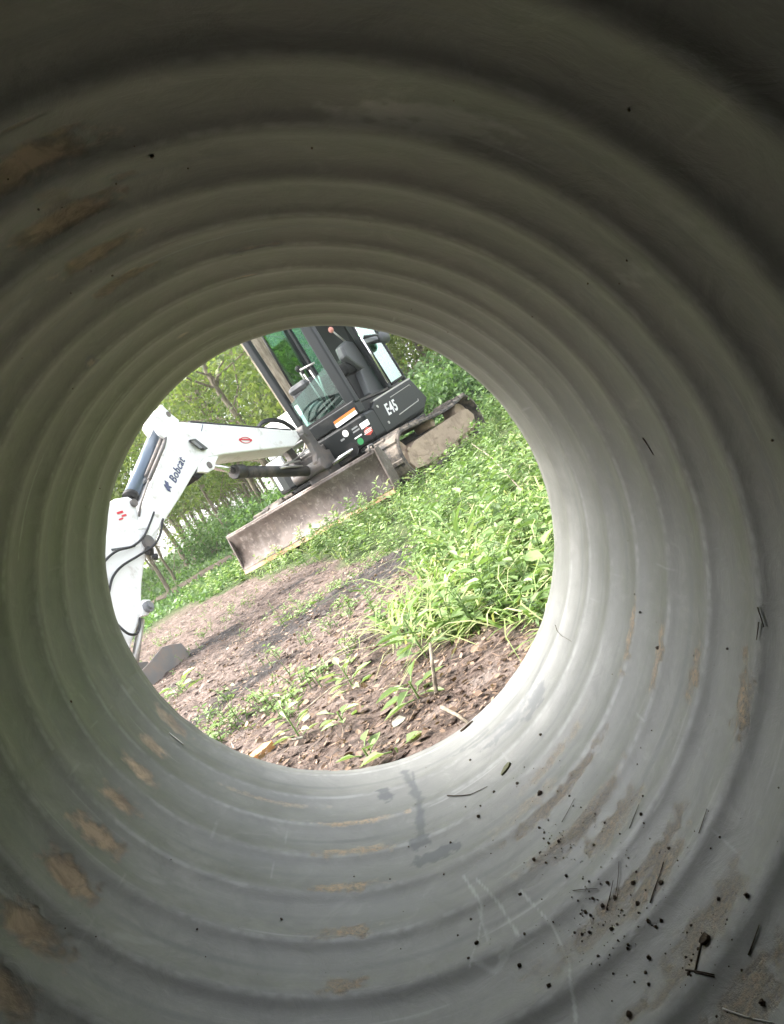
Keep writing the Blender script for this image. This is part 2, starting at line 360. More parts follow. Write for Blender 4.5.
for px, py, la, ly, q in [(552, 760, .045, .007, .35), (560, 795, .05, .007, .55), (575, 830, .05, .010, .5), (612, 825, .03, .012, .6), (640, 870, .05, .007, .6), (655, 880, .03, .01, .7), (600, 930, .04, .012, .35), (700, 935, .04, .012, .5), (745, 1005, .03, .012, .6), (530, 805, .03, .012, .4), (690, 960, .05, .008, .4)]:
    stamp(sand, px, py, la, ly, q * .75, .7)
for px, py, la, ly, q, t in [(420, 115, .045, .008, .6, .25), (440, 128, .03, .005, .6, .2), (635, 272, .006, .018, .4, 0), (380, 125, .04, .004, .4, 0), (700, 235, .02, .006, .25, 0), (140, 940, .022, .004, .25, .5), (160, 880, .015, .004, .2, .5), (130, 690, .003, .02, .25, 0), (20, 115, .02, .008, .25, 0), (10, 320, .02, .006, .25, 0), (500, 690, .06, .01, .25, 0)]:
    stamp(pale, px, py, la, ly, q, .5, t)
def dragline(layer, pts, w, s):
    hs = [pipe_hit(*p) for p in pts]
    for (t0, y0), (t1, y1) in zip(hs[:-1], hs[1:]):
        ax, ay = wrap(TH - t0) * PR, YY - y0; bx, by = wrap(t1 - t0) * PR, y1 - y0; l2 = bx * bx + by * by + 1e-12
        k = np.clip((ax * bx + ay * by) / l2, 0, 1); d = np.hypot(ax - k * bx, ay - k * by)
        np.maximum(layer, s * sstep(w * 1.6, w * .3, d + edge * w * 2.2 + fbm(TH * 60, YY * 90, 66) * w), out=layer)
for px, py, la, ly in [(183, 336, .007, .0035), (258, 245, .015, .0022), (243, 275, .012, .002), (126, 176, .007, .004), (62, 206, .007, .003), (90, 362, .004, .004), (20, 120, .012, .002)]: stamp(film, px, py, la * 1.35, ly * 1.9, 1., .4); stamp(film, px, py, la * .8, ly * 1.3, 1., .3); stamp(rust, px, py, la, ly * 1.2, .35)
dragline(pale, [(463, 875), (482, 905), (478, 940), (470, 970)], .0011, .65)
dragline(pale, [(476, 878), (500, 905), (520, 938)], .0010, .65)
dragline(pale, [(500, 958), (515, 945), (530, 935)], .0012, .5)
dragline(pale, [(520, 890), (552, 925), (570, 965), (575, 1020)], .0010, .65)
dragline(pale, [(470, 960), (495, 972), (510, 950)], .0022, .4)
dragline(film, [(403, 770), (420, 800), (420, 840)], .005, .8)
stamp(film, 440, 852, .024, .011, .8, .2); stamp(film, 420, 842, .012, .012, .7, .2); stamp(film, 385, 795, .010, .014, .8, .2); stamp(film, 535, 700, .022, .018, .7, .25); stamp(film, 505, 730, .03, .008, .6, .25); stamp(film, 470, 745, .03, .006, .5, .2)
dragline(film, [(412, 770), (418, 800), (424, 838)], .0022, .8); dragline(film, [(545, 655), (520, 710), (470, 750)], .004, .5)
stamp(film, 180, 745, .01, .006, .4)
for k in range(70):      # light rub marks and drips that run round or along the wall
    t0 = RNG.uniform(-PI, PI); y0 = RNG.uniform(.3, 1.05); la, ly = (RNG.uniform(.01, .07), RNG.uniform(.0008, .002)) if RNG.random() < .7 else (RNG.uniform(.0008, .002), RNG.uniform(.01, .03))
    d = np.sqrt((wrap(TH - t0) * PR / la) ** 2 + ((YY - y0) / ly) ** 2) + edge * 1.2; np.maximum(pale, RNG.uniform(.15, .5) * sstep(1.2, .6, d), out=pale)
crest = np.cos(2 * PI * (YY - .70 * YF) / PITCH + .5); glintn = fbm(TH * PR * 9, np.round((YY - .7 * YF) / PITCH) * 7.3, 44, 4) + fbm(TH * PR * 160, YY * 160, 45, 2) * .8
np.maximum(pale, .5 * sstep(.93, 1., crest) * sstep(-.25, .35, glintn), out=pale)  # highlights along the rib crests, painted into the pale layer
np.maximum(film, .35 * sstep(.9, 1., -crest) * sstep(-.1, .2, fbm(TH * PR * 5, YY * 30, 46, 4)), out=film)  # broken darker tone along the grooves
marks = np.zeros((nr * NA, 4), np.float32); k = TH.size
marks[:k, 0] = sand.ravel(); marks[:k, 1] = rust.ravel(); marks[:k, 2] = pale.ravel(); marks[:k, 3] = film.ravel()
m = mat('galvanised_pipe_steel', (.30, .30, .28), .5, .25)
at = N(m, 'ShaderNodeAttribute', attribute_name='marks'); sep = N(m, 'ShaderNodeSeparateColor'); L(m, at.outputs['Color'], sep.inputs[0])
tc = N(m, 'ShaderNodeTexCoord').outputs['Object']; n1 = noise(m, 7, 6, .65, tc); n2 = noise(m, 60, 5, .7, tc); n3 = noise(m, 400, 2, .6, tc)
mp = N(m, 'ShaderNodeMapping'); mp.inputs['Scale'].default_value = (3, 40, 3); L(m, tc, mp.inputs[0]); n4 = noise(m, 2, 6, .7, mp.outputs[0])
c = ramp(m, n1, [(.32, (.118, .118, .10)), (.5, (.172, .17, .148)), (.68, (.25, .247, .218))])
c = mixc(m, ramp(m, n4, [(.35, (.5,) * 3), (.55, (0, 0, 0))]), c, (.15, .15, .135))
mp2 = N(m, 'ShaderNodeMapping'); mp2.inputs['Scale'].default_value = (9, 260, 9); L(m, tc, mp2.inputs[0]); n5 = noise(m, 2, 5, .75, mp2.outputs[0]); n6 = noise(m, 26, 6, .72, tc, .8)
c = mixc(m, ramp(m, n5, [(.55, (0, 0, 0)), (.75, (.5,) * 3)]), c, (.32, .32, .30)); c = mixc(m, ramp(m, n6, [(.36, (.6,) * 3), (.5, (0, 0, 0))]), c, (.12, .118, .105)); c = mixc(m, ramp(m, n6, [(.55, (0, 0, 0)), (.7, (.4,) * 3)]), c, (.33, .32, .29))
c = mixc(m, ramp(m, n2, [(.62, (0, 0, 0)), (.75, (.35,) * 3)]), c, (.29, .29, .275))
c = mixc(m, ramp(m, n3, [(.70, (0, 0, 0)), (.76, (.5,) * 3)]), c, (.12, .1, .08))
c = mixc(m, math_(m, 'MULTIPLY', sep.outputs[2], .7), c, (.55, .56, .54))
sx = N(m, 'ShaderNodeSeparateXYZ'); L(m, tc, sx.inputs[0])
flo = math_(m, 'ADD', math_(m, 'MULTIPLY', math_(m, 'SUBTRACT', AZ - .02, sx.outputs[2]), 4.2), math_(m, 'SUBTRACT', n1, .5), True)   # paler floor, darker roof: daylight from the open end put into the colour
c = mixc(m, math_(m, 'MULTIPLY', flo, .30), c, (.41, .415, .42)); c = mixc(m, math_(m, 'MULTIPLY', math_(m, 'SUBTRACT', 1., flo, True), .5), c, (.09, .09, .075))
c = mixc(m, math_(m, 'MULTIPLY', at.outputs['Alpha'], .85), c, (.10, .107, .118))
n8 = noise(m, 210, 4, .8, tc); g1 = math_(m, 'MULTIPLY', sep.outputs[0], math_(m, 'ADD', math_(m, 'MULTIPLY', math_(m, 'SUBTRACT', n8, .36), 4.5), math_(m, 'MULTIPLY', n2, .4)), True)
c = mixc(m, g1, c, (.78, .62, .44))
g2 = math_(m, 'MULTIPLY', sep.outputs[1], math_(m, 'ADD', math_(m, 'MULTIPLY', n6, 2.2), .05), True)
c = mixc(m, g2, c, ramp(m, n6, [(.35, (.32, .24, .17)), (.6, (.58, .45, .32))])); out(m, c)
gg = math_(m, 'MAXIMUM', g1, g2); out(m, math_(m, 'ADD', ramp(m, n1, [(.3, (.44,) * 3), (.7, (.60,) * 3)]), math_(m, 'MULTIPLY', gg, .5), True), 'Roughness')
out(m, math_(m, 'SUBTRACT', .3, gg, True), 'Metallic'); bump(m, math_(m, 'ADD', math_(m, 'MULTIPLY', gg, .6), math_(m, 'ADD', math_(m, 'MULTIPLY', n6, .45), math_(m, 'MULTIPLY', n1, .5))), .5, .003)
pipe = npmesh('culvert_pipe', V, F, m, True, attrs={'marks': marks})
tag(pipe, 'corrugated grey metal culvert pipe lying on the mud, seen from inside', 'pipe')

# bits lying in the pipe
def clod(px, py, r, label, sub=2):
    r *= .62; t0, y0 = pipe_hit(px, py); c = wall_pt(t0, y0, r * .5); mb = MB(); mb.blob(c, r, sub=sub, rough=.3)
    if r > .003: mb.blob(c + RNG.normal(size=3) * r * .7, r * .5, sub=1, rough=.3)
    return tag(mb.build('soil_clod', M['clod']), label, 'soil clod', 'soil clods scattered in the pipe')
for a in [(541, 794, .0042, 'dark soil clod just past the olive leaf bit on the pale wall'), (479, 817, .0030, 'small dark soil clod below the long bent twig'),
          (477, 944, .0030, 'dark soil clod at the foot of the pale forked scratch'), (471, 919, .0018, 'tiny soil clod above the forked scratch clod'),
          (612, 930, .0022, 'dark soil clod in the middle of the speckled patch'), (648, 957, .0026, 'dark soil clod on the edge of the speckled patch towards the twig tangle'),
          (630, 1015, .0032, 'dark soil clod lowest of all in the photo'), (750, 897, .0026, 'soil clod by itself on the dim wall at the right'),
          (762, 1003, .003, 'soil clod beside the pale curved straw in the corner'), (526, 936, .0018, 'tiny soil clod at the end of the slanting pale scratch')]: clod(*a)
def wallpath(pts, n=8, inset=.0007, lift=0.):
    hs = [pipe_hit(*p) for p in pts]; P = []
    for (t0, y0), (t1, y1) in zip(hs[:-1], hs[1:]):
        for k in np.linspace(0, 1, n): P.append(wall_pt(t0 + wrap(t1 - t0) * k, y0 + (y1 - y0) * k, inset + lift * math.sin(k * PI)))
    return P
def twig(pts, r, label, m='twig', name='twig'):
    mb = MB(); P = wallpath(pts); mb.tube(P, [r * .62 * (1 - .5 * i / len(P)) for i in range(len(P))], 6); return tag(mb.build(name, M[m]), label, 'twig', 'twigs lying in the pipe')
twig([(448, 797), (470, 794), (487, 786)], .0011, 'long dark bent twig near the rim at the bottom of the opening')
twig([(643, 438), (653, 455)], .0012, 'short dark twig alone on the grey right wall')
twig([(555, 625), (562, 636), (572, 642)], .0006, 'thin curled fibre on the pale wall right of the opening')
twig([(761, 607), (766, 627)], .0009, 'upper of two short twigs by the right edge'); twig([(762, 622), (760, 640)], .0008, 'lower of two short twigs by the right edge')
twig([(703, 940), (698, 975), (716, 978)], .0010, 'forked twig in the tangle at lower right'); twig([(688, 972), (716, 976)], .0010, 'thick twig lying across the tangle at lower right')
twig([(562, 822), (574, 798)], .0006, 'thin stalk standing off the sandy patch below the brown clod'); twig([(575, 893), (598, 889)], .0006, 'hair-thin stalk between two pale ridges')
twig([(614, 900), (620, 862)], .0006, 'thin upright stalk in the middle of the debris'); twig([(653, 905), (664, 862)], .0009, 'dark stalk along the sandy streak'); twig([(702, 835), (710, 810)], .0006, 'thin dark stalk high on the dim right wall')
twig([(748, 955), (760, 925)], .0008, 'long faint stalk near the right edge'); twig([(722, 1008), (750, 1018), (775, 1024)], .0010, 'pale curved straw in the bottom right corner', 'paper')
twig([(606, 908), (613, 880)], .0007, 'dark stalk beside the upright one amid the specks'); twig([(632, 830), (640, 805)], .0005, 'faint stalk above the sandy streak')
def flake(px, py, l, w, m, label, name='leaf_scrap', ang=0.):
    hh_ = .0005 if 'smear' in name or 'sliver' in name else .002; t0, y0 = pipe_hit(px, py); mb = MB(); n = 9; top = []; bot = []
    for k in range(n):
        a = 2 * PI * k / n; u = math.cos(a) * l * (1 + .2 * RNG.uniform(-1, 1)); v = math.sin(a) * w
        u, v = u * math.cos(ang) - v * math.sin(ang), u * math.sin(ang) + v * math.cos(ang)
        top.append(wall_pt(t0 + u / PR, y0 + v, hh_ * (1 + .5 * RNG.random()))); bot.append(wall_pt(t0 + u / PR, y0 + v, -.0008))
    mb.hull(bot, top); return tag(mb.build(name, M[m]), label, 'scrap')
flake(506, 768, .010, .004, 'driedleafbit', 'curled olive leaf scrap near the rim at lower right', ang=.6)
flake(466, 728, .012, .003, 'clod', 'dark brown bark scrap sitting on the rim', 'bark_scrap', .2)
flake(175, 738, .014, .0022, 'paper', 'white sliver stuck to the lower left wall by the brown patches', 'white_sliver', .0)
flake(707, 940, .004, .004, 'clod', 'dark ragged bark scrap in the twig tangle', 'bark_scrap', .2)
mb = MB()
def spk(cx, cy, sx, sy, n, big=.0012):
    for k in range(int(n * .75)):
        t0, y0 = pipe_hit(cx + RNG.normal() * sx, cy + RNG.normal() * sy)
        if y0 < YF - .01 and y0 > .2: r = abs(RNG.normal()) ** 1.5 * big * .36 + .00028; mb.blob(wall_pt(t0, y0, r * .3), r, sub=1, rough=.35)
for a in [(520, 770, 22, 14, 30), (560, 790, 30, 20, 40), (560, 840, 30, 18, 60), (555, 855, 25, 12, 40), (610, 915, 28, 22, 90, .0016), (600, 935, 40, 25, 60), (655, 880, 20, 20, 30), (705, 955, 20, 20, 30), (450, 835, 30, 20, 14), (640, 640, 60, 60, 16), (400, 900, 200, 60, 40), (700, 800, 50, 90, 40), (130, 250, 60, 60, 14), (350, 230, 150, 60, 16), (620, 250, 70, 70, 14), (60, 560, 50, 120, 22), (650, 970, 60, 30, 40)]: spk(*a)
tag(mb.build('dirt_specks', M['clod']), kind='stuff')

# ------------------------------------------------------------------ the excavator
root = empty('mini_excavator', None, MF)
tag(root, 'white and charcoal rubber-tracked mini excavator parked in the weeds, dozer blade lowered', 'excavator')
def P(mb, name, m, parent=root, bevel=0, fr=MF): return mb.build(name, M[m], parent, MF, bevel, fr)
def slab(path, t):
    """thick strip following (x,z) path"""
    n = len(path); o = []
    for i in range(n):
        a = np.array(path[max(i - 1, 0)]); b = np.array(path[min(i + 1, n - 1)]); d = (b - a) / np.linalg.norm(b - a); q = np.array([-d[1], d[0]]); o.append(tuple(np.array(path[i]) + q * t))
    return list(path) + o[::-1]
# tracks
def track(side):
    y0, y1 = (.60, 1.0) if side > 0 else (-1.0, -.60)
    xf, xr, R = .78, -.98, .255
    loop = []
    for k in range(0, 13): a = PI / 2 - PI * k / 12; loop.append((xf + R * math.cos(a) * 1.0, .285 + R * math.sin(a)))
    for k in range(1, 10): t = k / 10; loop.append((xf + (xr - xf) * t, .03))
    for k in range(0, 13): a = -PI / 2 - PI * k / 12; loop.append((xr + R * math.cos(a), .285 + R * math.sin(a)))
    for k in range(1, 10): t = k / 10; loop.append((xr + (xf - xr) * t, .54 - .035 * math.sin(PI * t) - .012 * math.sin(2 * PI * t)))
    cx, cz = (xf + xr) / 2, .285; n = len(loop); L_ = np.array(loop); mb = MB()
    nrm = []
    for i in range(n):
        d = L_[(i + 1) % n] - L_[i - 1]; d /= np.linalg.norm(d); nrm.append((-d[1], d[0]))
    nrm = np.array(nrm); 
    if nrm[0] @ (L_[0] - np.array([cx, cz])) < 0: nrm = -nrm
    inn = L_ - nrm * .035; vs = []
    for i in range(n):
        for (p, y) in ((L_[i], y0 + .02), (L_[i], y1 - .02), (inn[i] + nrm[i] * .02, y1), (inn[i], y1), (inn[i], y0), (inn[i] + nrm[i] * .02, y0)): vs.append((p[0], y, p[1]))
    fs = [(i * 6 + j, i * 6 + (j + 1) % 6, ((i + 1) % n) * 6 + (j + 1) % 6, ((i + 1) % n) * 6 + j) for i in range(n) for j in range(6)]
    mb.add(vs, fs, False)
    # tread bars
    seg = np.linalg.norm(np.roll(L_, -1, 0) - L_, axis=1); tot = seg.sum(); cum = np.concatenate([[0], np.cumsum(seg)]); nb = 50
    for b in range(nb):
        s_ = tot * b / nb; i = int(np.searchsorted(cum, s_, 'right') - 1); t = (s_ - cum[i]) / seg[i]; p = L_[i] * (1 - t) + L_[(i + 1) % n] * t; q = nrm[i] * (1 - t) + nrm[(i + 1) % n] * t; q /= np.linalg.norm(q); d = np.array([q[1], -q[0]])
        A, B_, C_, D_ = p - d * .026 - q * .004, p + d * .026 - q * .004, p + d * .016 + q * .018, p - d * .016 + q * .018
        ya, yb = (y0 + .01, y0 + .24) if b % 2 else (y0 + .16, y1 - .01); mb.prism([tuple(A), tuple(B_), tuple(C_), tuple(D_)], ya, yb)
    P(mb, 'rubber_track', 'rubber')
    fr = MB(); ym = (y0 + y1) / 2; ya, yb = y0 + .06, y1 - .05
    fr.prism([(.80, .14), (.86, .22), (.80, .31), (.55, .37), (-.80, .385), (-1.02, .36), (-1.10, .27), (-1.02, .16), (.5, .10)], ya, yb)
    for k in range(46):
        X_ = RNG.uniform(-1.0, .78); fr.blob((X_, y1 - .055 if side > 0 else y0 + .065, RNG.uniform(.14, .34)), RNG.uniform(.02, .05), sub=2, sq=(1.8, .22, .8), rough=.12)
    f = P(fr, 'track_frame', 'mudsteel')
    w = MB(); w.tube([(xr, y0 + .12, .285), (xr, y1 - .12, .285)], .19, 26); w.tube([(xr, y0 + .10, .285), (xr, y1 - .06, .285)], .09, 16); P(w, 'sprocket', 'mudsteel', f)
    w = MB(); w.tube([(xf, y0 + .10, .285), (xf, y1 - .14, .285)], .20, 26); w.tube([(xf, y0 + .10, .285), (xf, y1 - .09, .285)], .06, 16); P(w, 'idler_wheel', 'mudsteel', f)
    for x in (-.62, -.30, .02, .34):
        w = MB(); w.tube([(x, y0 + .08, .125), (x, y1 - .07, .125)], .075, 16); P(w, 'roller', 'mudsteel', f)
    w = MB(); w.tube([(-.1, y0 + .1, .44), (-.1, y1 - .09, .44)], .05, 14); P(w, 'carrier_roller', 'mudsteel', f)
track(1); track(-1)
u = MB(); u.box(-.62, .62, -.62, .62, .26, .44); u.tube([(0, 0, .42), (0, 0, .57)], .42, 30); P(u, 'undercarriage', 'darkdirty', bevel=.01)
# dozer blade
prof = [(1.43, .105), (1.400, .16), (1.372, .22), (1.358, .29), (1.360, .36), (1.376, .42), (1.402, .487)]
pz = np.array(prof); tt = np.linspace(0, 6, 30); prof = list(zip(np.polyval(np.polyfit(pz[:, 1], pz[:, 0], 3), np.interp(tt, range(7), pz[:, 1])), np.interp(tt, range(7), pz[:, 1])))
b = MB(); b.prism(slab(prof, -.022), -.98, .98); b.sm = [False, False] + [True] * (len(b.f) - 2); bl = P(b, 'dozer_blade', 'blade')
e = MB(); e.prism([(1.425, .095), (1.455, .075), (1.447, .115), (1.414, .155)], -.985, .985); P(e, 'cutting_edge', 'rustedge', bl)
e = MB(); e.tube([(1.392, -.98, .487), (1.392, .98, .487)], .017, 10); P(e, 'top_rail', 'blade', bl)
for sgn in (1, -1):
    e = MB(); ya, yb = sorted((sgn * .982, sgn * 1.0)); e.prism([(1.44, .10), (1.405, .50), (1.33, .515), (1.27, .40), (1.28, .16), (1.36, .09)], ya, yb); P(e, 'end_plate', 'blade', bl, bevel=.004)
e = MB(); P0 = [(1.33, .955, .50), (1.33, .955, .545), (1.40, .955, .545), (1.42, .955, .50)]; e.tube(P0, .011, 8); P(e, 'lifting_eye', 'cast', bl)
for y in (-.42, .42):
    e = MB(); e.prism([(1.36, .16), (1.36, .36), (.55, .42), (.45, .38), (.5, .27)], y - .05, y + .05); P(e, 'push_arm', 'darkdirty', bl, bevel=.01)
e = MB(); e.tube([(.60, 0, .50), (1.0, 0, .42)], .05, 14); e.tube([(1.0, 0, .42), (1.36, 0, .33)], .028, 12); P(e, 'blade_cylinder', 'darkdirty', bl)
# house
def c2(px, py, ax, v): return MF.px(px, py, ax, v)
ZH0, ZC = .57, .958
hb = MB()
hb.prism([(.83, .75), (-.42, .75), (-.60, .62), (-.76, .30), (-.80, 0), (-.76, -.30), (-.60, -.62), (-.42, -.78), (.55, -.78), (.66, -.55), (.70, .02), (.83, .04)], ZH0, .855, 'z')
house = P(hb, 'house_body', 'dark', bevel=.03)
sc_ = MB(); sc_.prism([(.60, .572), (.60, .862), (.50, .905), (-.50, .966), (-.645, .70), (-.46, .612)], .56, .7545); P(sc_, 'side_cover', 'dark', house, .012)
sk_ = MB(); sk_.box(-.54, .80, -.0, .71, .857, .955); P(sk_, 'cab_mount', 'black', house)
sk = MB(); sk.prism([(.80, .735), (-.42, .735), (-.58, .60), (-.74, .28), (-.78, 0), (-.74, -.28), (-.58, -.60), (-.42, -.76), (.50, -.76), (.60, -.55), (.62, .05), (.80, .08)], .52, ZH0 - .004, 'z'); P(sk, 'skirt', 'darkdirty', house, .01)
# shallow rounded side door line and step on the left flank
tr = MB(); tr.tube([(.17, .755, .675), (-.40, .755, .715), (-.41, .755, .735)], .0055, 6); tr.tube([(.15, .755, .875), (-.40, .755, .912), (-.41, .755, .895)], .004, 6); P(tr, 'trim_line', 'trim', house)
tr = MB(); tr.prism([(.50, .908), (-.50, .969), (-.50, .984), (.50, .923)], .70, .752); P(tr, 'sill_strip', 'trim', house)
for x, z in ((.50, .845), (.46, .655)):
    h = MB(); h.tube([(x, .753, z), (x, .762, z)], .016, 12); P(h, 'bolt', 'trim', house)
# round opening for the swing cylinder on the front panel
op = MB(); op.tube([(.815, .46, .60), (.838, .46, .60)], .07, 24); P(op, 'cylinder_port', 'black', house)
sw = MB(); a = c2(353, 449, 'x', .82); b_ = c2(332, 464, 'x', 1.02); sw.tube([(.7, a[1] + .05, a[2]), a, b_], .020, 14); P(sw, 'swing_rod', 'chrome', house)
# white engine hood beside the cab
hd = MB(); hd.prism([(.44, ZC + .003), (.42, 1.20), (.30, 1.33), (-.60, 1.36), (-.72, 1.25), (-.74, ZC + .003)], -.77, -.06); P(hd, 'engine_hood', 'white', house, .03)
hd = MB(); hd.box(.555, .60, -.72, -.50, .62, .945); P(hd, 'side_guard', 'white', house, .01)
hd = MB(); hd.box(-.755, -.30, -.50, .50, ZC + .004, 1.30); P(hd, 'counterweight_top', 'dark', house, .03)
# cab
XA, YL, YR, XB = .80, .735, .02, -.50
fp = MB(); fp.box(.70, .833, YR, .735, .864, 1.0); cab = P(fp, 'cab', 'dark', bevel=.008)
def post(p0, p1, wx, wy, name='pillar', m='dark'):
    q = MB(); hx, hy = wx / 2, wy / 2; B0 = [(p0[0] + i * hx, p0[1] + j * hy, p0[2]) for i, j in ((-1, -1), (1, -1), (1, 1), (-1, 1))]; B1 = [(p1[0] + i * hx, p1[1] + j * hy, p1[2]) for i, j in ((-1, -1), (1, -1), (1, 1), (-1, 1))]
    q.hull(B0, B1); return P(q, name, m, cab, .014)
post((.765, .69, ZC + .01), (.765, .665, 2.42), .09, .115); post((.775, .055, ZC + .01), (.775, -.02, 2.42), .07, .075)
post((-.03, .70, ZC + .01), (.02, .68, 2.42), .075, .07); post((-.50, .69, ZC + .01), (-.50, .66, 2.42), .05, .05)
post((-.50, .05, ZC + .01), (-.50, .05, 2.42), .06, .06); post((.06, .03, ZC + .01), (.06, .01, 2.42), .055, .05); post((-.04, .03, ZC + .01), (-.04, .01, 2.42), .05, .05)
q = MB(); q.box(-.54, .84, -.06, .74, 2.42, 2.50); P(q, 'roof', 'dark', cab, .03)
q = MB(); q.box(-.54, .80, YR, .72, ZC + .006, ZC + .03); P(q, 'cab_floor', 'darkdirty', cab)
q = MB(); q.box(.79, .80, .10, .64, 1.002, 1.03); q.prism([(.64, 1.03), (.50, 1.03), (.64, 1.22)], .785, .80, 'x'); P(q, 'window_seal', 'black', cab)
def pane(name, m, quad, t=.006, fr_r=0, fm='black'):
    q = MB(); a = np.array(quad); nn = np.cross(a[1] - a[0], a[2] - a[0]); nn = nn / np.linalg.norm(nn) * t; q.hull([tuple(v) for v in a], [tuple(v) for v in a + nn]); o = P(q, name, m, cab)
    if fr_r:
        r = MB(); n = len(quad)
        for i in range(n): r.tube([quad[i], quad[(i + 1) % n]], fr_r, 8)
        P(r, 'frame', fm, o)
    return o
pane('lower_windshield', 'glass', [(.795, .10, 1.03), (.795, .64, 1.03), (.795, .63, 1.41), (.795, .09, 1.30)])
q = MB(); q.tube([(.78, .44, 1.03), (.78, .52, 1.38)], .008, 6); P(q, 'wiper_rod', 'trim', cab)
pane('side_window', 'greenglass', [(.52, .03, 1.42), (.09, .03, 1.42), (.09, .02, 2.36), (.50, .02, 2.36)], fr_r=.012)
pane('rear_quarter_window', 'greenglass', [(-.07, .03, 1.3), (-.48, .03, 1.3), (-.48, .02, 2.36), (-.07, .02, 2.36)])
pane('side_window', 'aquaglass', [(-.10, .715, 1.0), (-.455, .715, 1.03), (-.455, .70, 1.47), (-.10, .70, 1.50)], fr_r=.016)
pane('side_window', 'aquaglass', [(-.08, .695, 1.56), (-.46, .695, 1.54), (-.46, .68, 2.36), (-.06, .68, 2.36)], fr_r=.014)
pane('rear_window', 'glass', [(-.50, .09, 1.35), (-.50, .66, 1.35), (-.50, .64, 2.36), (-.50, .09, 2.36)])
q = MB(); q.box(-.50, -.04, .685, .72, 1.495, 1.545); P(q, 'window_bar', 'palegrey', cab, .008)
q = MB(); c0 = MF.px(384, 337, 'y', .80); q.blob((c0[0], .80, c0[2]), .105, sub=3, sq=(1.0, .5, .7), rough=0); q.tube([(c0[0] + .25, .72, c0[2] + .09), (c0[0] + .1, .78, c0[2] + .05), (c0[0], .80, c0[2])], .013, 8); q.sm = [True] * len(q.sm); P(q, 'mirror', 'greyplastic', cab)
q = MB(); q.tube([(.01, .745, 1.02), (.02, .745, 1.75)], .012, 8); P(q, 'door_rail', 'chrome', cab)
# seat, consoles, levers
q = MB(); q.box(-.12, .38, .18, .60, 1.28, 1.42); st = P(q, 'seat', 'seat', root, .05)
q = MB(); q.prism([(-.04, 1.40), (-.16, 1.42), (-.26, 2.05), (-.16, 2.08)], .17, .61); P(q, 'backrest', 'seat', st, .04)
q = MB(); q.box(-.14, .34, .22, .56, 1.0, 1.28); P(q, 'seat_base', 'black', st, .02)
def blobpoly(pxs, y, dy, name, m, bev=.02):
    pts = [(lambda t: (t[0], t[2]))(MF.px(x_, y_, 'y', y)) for x_, y_ in pxs]; q = MB(); q.prism(pts, y - dy, y); return P(q, name, m, root, bev)
cs = blobpoly([(341, 345), (346, 340), (353, 341), (360, 350), (372, 366), (366, 370), (356, 364), (346, 356)], .64, .10, 'left_console', 'greyplastic', .025)
q = blobpoly([(361, 370), (367, 365), (375, 369), (386, 386), (387, 391), (375, 399), (370, 392)], .64, .16, 'lower_console', 'greyplastic', .012)
blobpoly([(345, 356), (360, 364), (372, 392), (378, 400), (366, 400), (352, 372)], .52, .12, 'console_bracket', 'black', .01)
def lever(p0, p1, rk, km, name='control_lever'):
    q = MB(); q.tube([p0, p1], .009, 8); o = P(q, name, 'trim'); q = MB(); q.blob(p1, rk, sub=2, rough=0, sq=(1, 1, 1.2)); q.sm = [True] * len(q.sm); P(q, 'knob', km, o)
lever(c2(347, 343, 'y', .6), c2(331, 330, 'y', .6), .028, 'pinkknob'); 
q = MB(); q.blob(c2(359, 344, 'y', .66), .024, sub=2, rough=0); P(q, 'safety_button', 'red')
q = MB(); q.box(.30, .68, .06, .22, 1.05, 1.40); P(q, 'right_console', 'greyplastic', root, .04)
q = MB(); q.box(.42, .70, .05, .30, 1.36, 1.46); P(q, 'monitor_shelf', 'greyplastic', root, .05)
q = MB(); q.blob((.60, .2, 1.16), .11, sub=2, sq=(.8, .8, .6), rough=.08); q.sm = [True] * len(q.sm); P(q, 'boot_cover', 'palegrey')
lever((.42, .14, 1.40), (.45, .16, 1.60), .032, 'black'); lever((.50, .22, 1.42), (.53, .24, 1.56), .022, 'black')
lever((.58, .30, 1.02), (.62, .29, 1.52), .018, 'black', 'travel_lever'); lever((.58, .38, 1.02), (.62, .37, 1.52), .018, 'black', 'travel_lever')
q = MB(); q.box(.50, .74, .26, .34, 1.02, 1.05); q.box(.50, .74, .36, .44, 1.02, 1.05); P(q, 'pedals', 'cast', root, .005)
q = MB(); q.tube([(.62, .28, 1.55), (.62, .46, 1.53)], .010, 8); P(q, 'lever_guard', 'trim')
# decals on the panels
def text(s_, size, O, ex, ey, m, name, parent, depth=.002, shear=0., bold=.0, stretch=1.):
    cu = bpy.data.curves.new(name, 'FONT'); cu.body = s_; cu.size = size; cu.extrude = depth; cu.offset = bold; cu.shear = shear; cu.align_x = 'CENTER'; cu.align_y = 'CENTER'; cu.resolution_u = 4; cu.space_character = 1.12
    o = bpy.data.objects.new('t', cu); COL.objects.link(o); dg = bpy.context.evaluated_depsgraph_get(); me = bpy.data.meshes.new_from_object(o.evaluated_get(dg)); bpy.data.objects.remove(o)
    q = MB(); ex = np.array(ex, float); ey = np.array(ey, float); ez = np.cross(ex, ey); ez /= np.linalg.norm(ez)
    vs = [np.array(O) + ex * v.co.x * stretch + ey * v.co.y + ez * v.co.z for v in me.vertices]; q.add(vs, [tuple(p.vertices) for p in me.polygons]); return q
c = MF.px(391, 408, 'y', .752)
q = text('E45', .165, (c[0], .7555, c[2]), (-1, 0, .04), (0, 0, 1), None, '', None, shear=.15, bold=.004, stretch=1.0); P(q, 'model_lettering', 'dwhite', house)
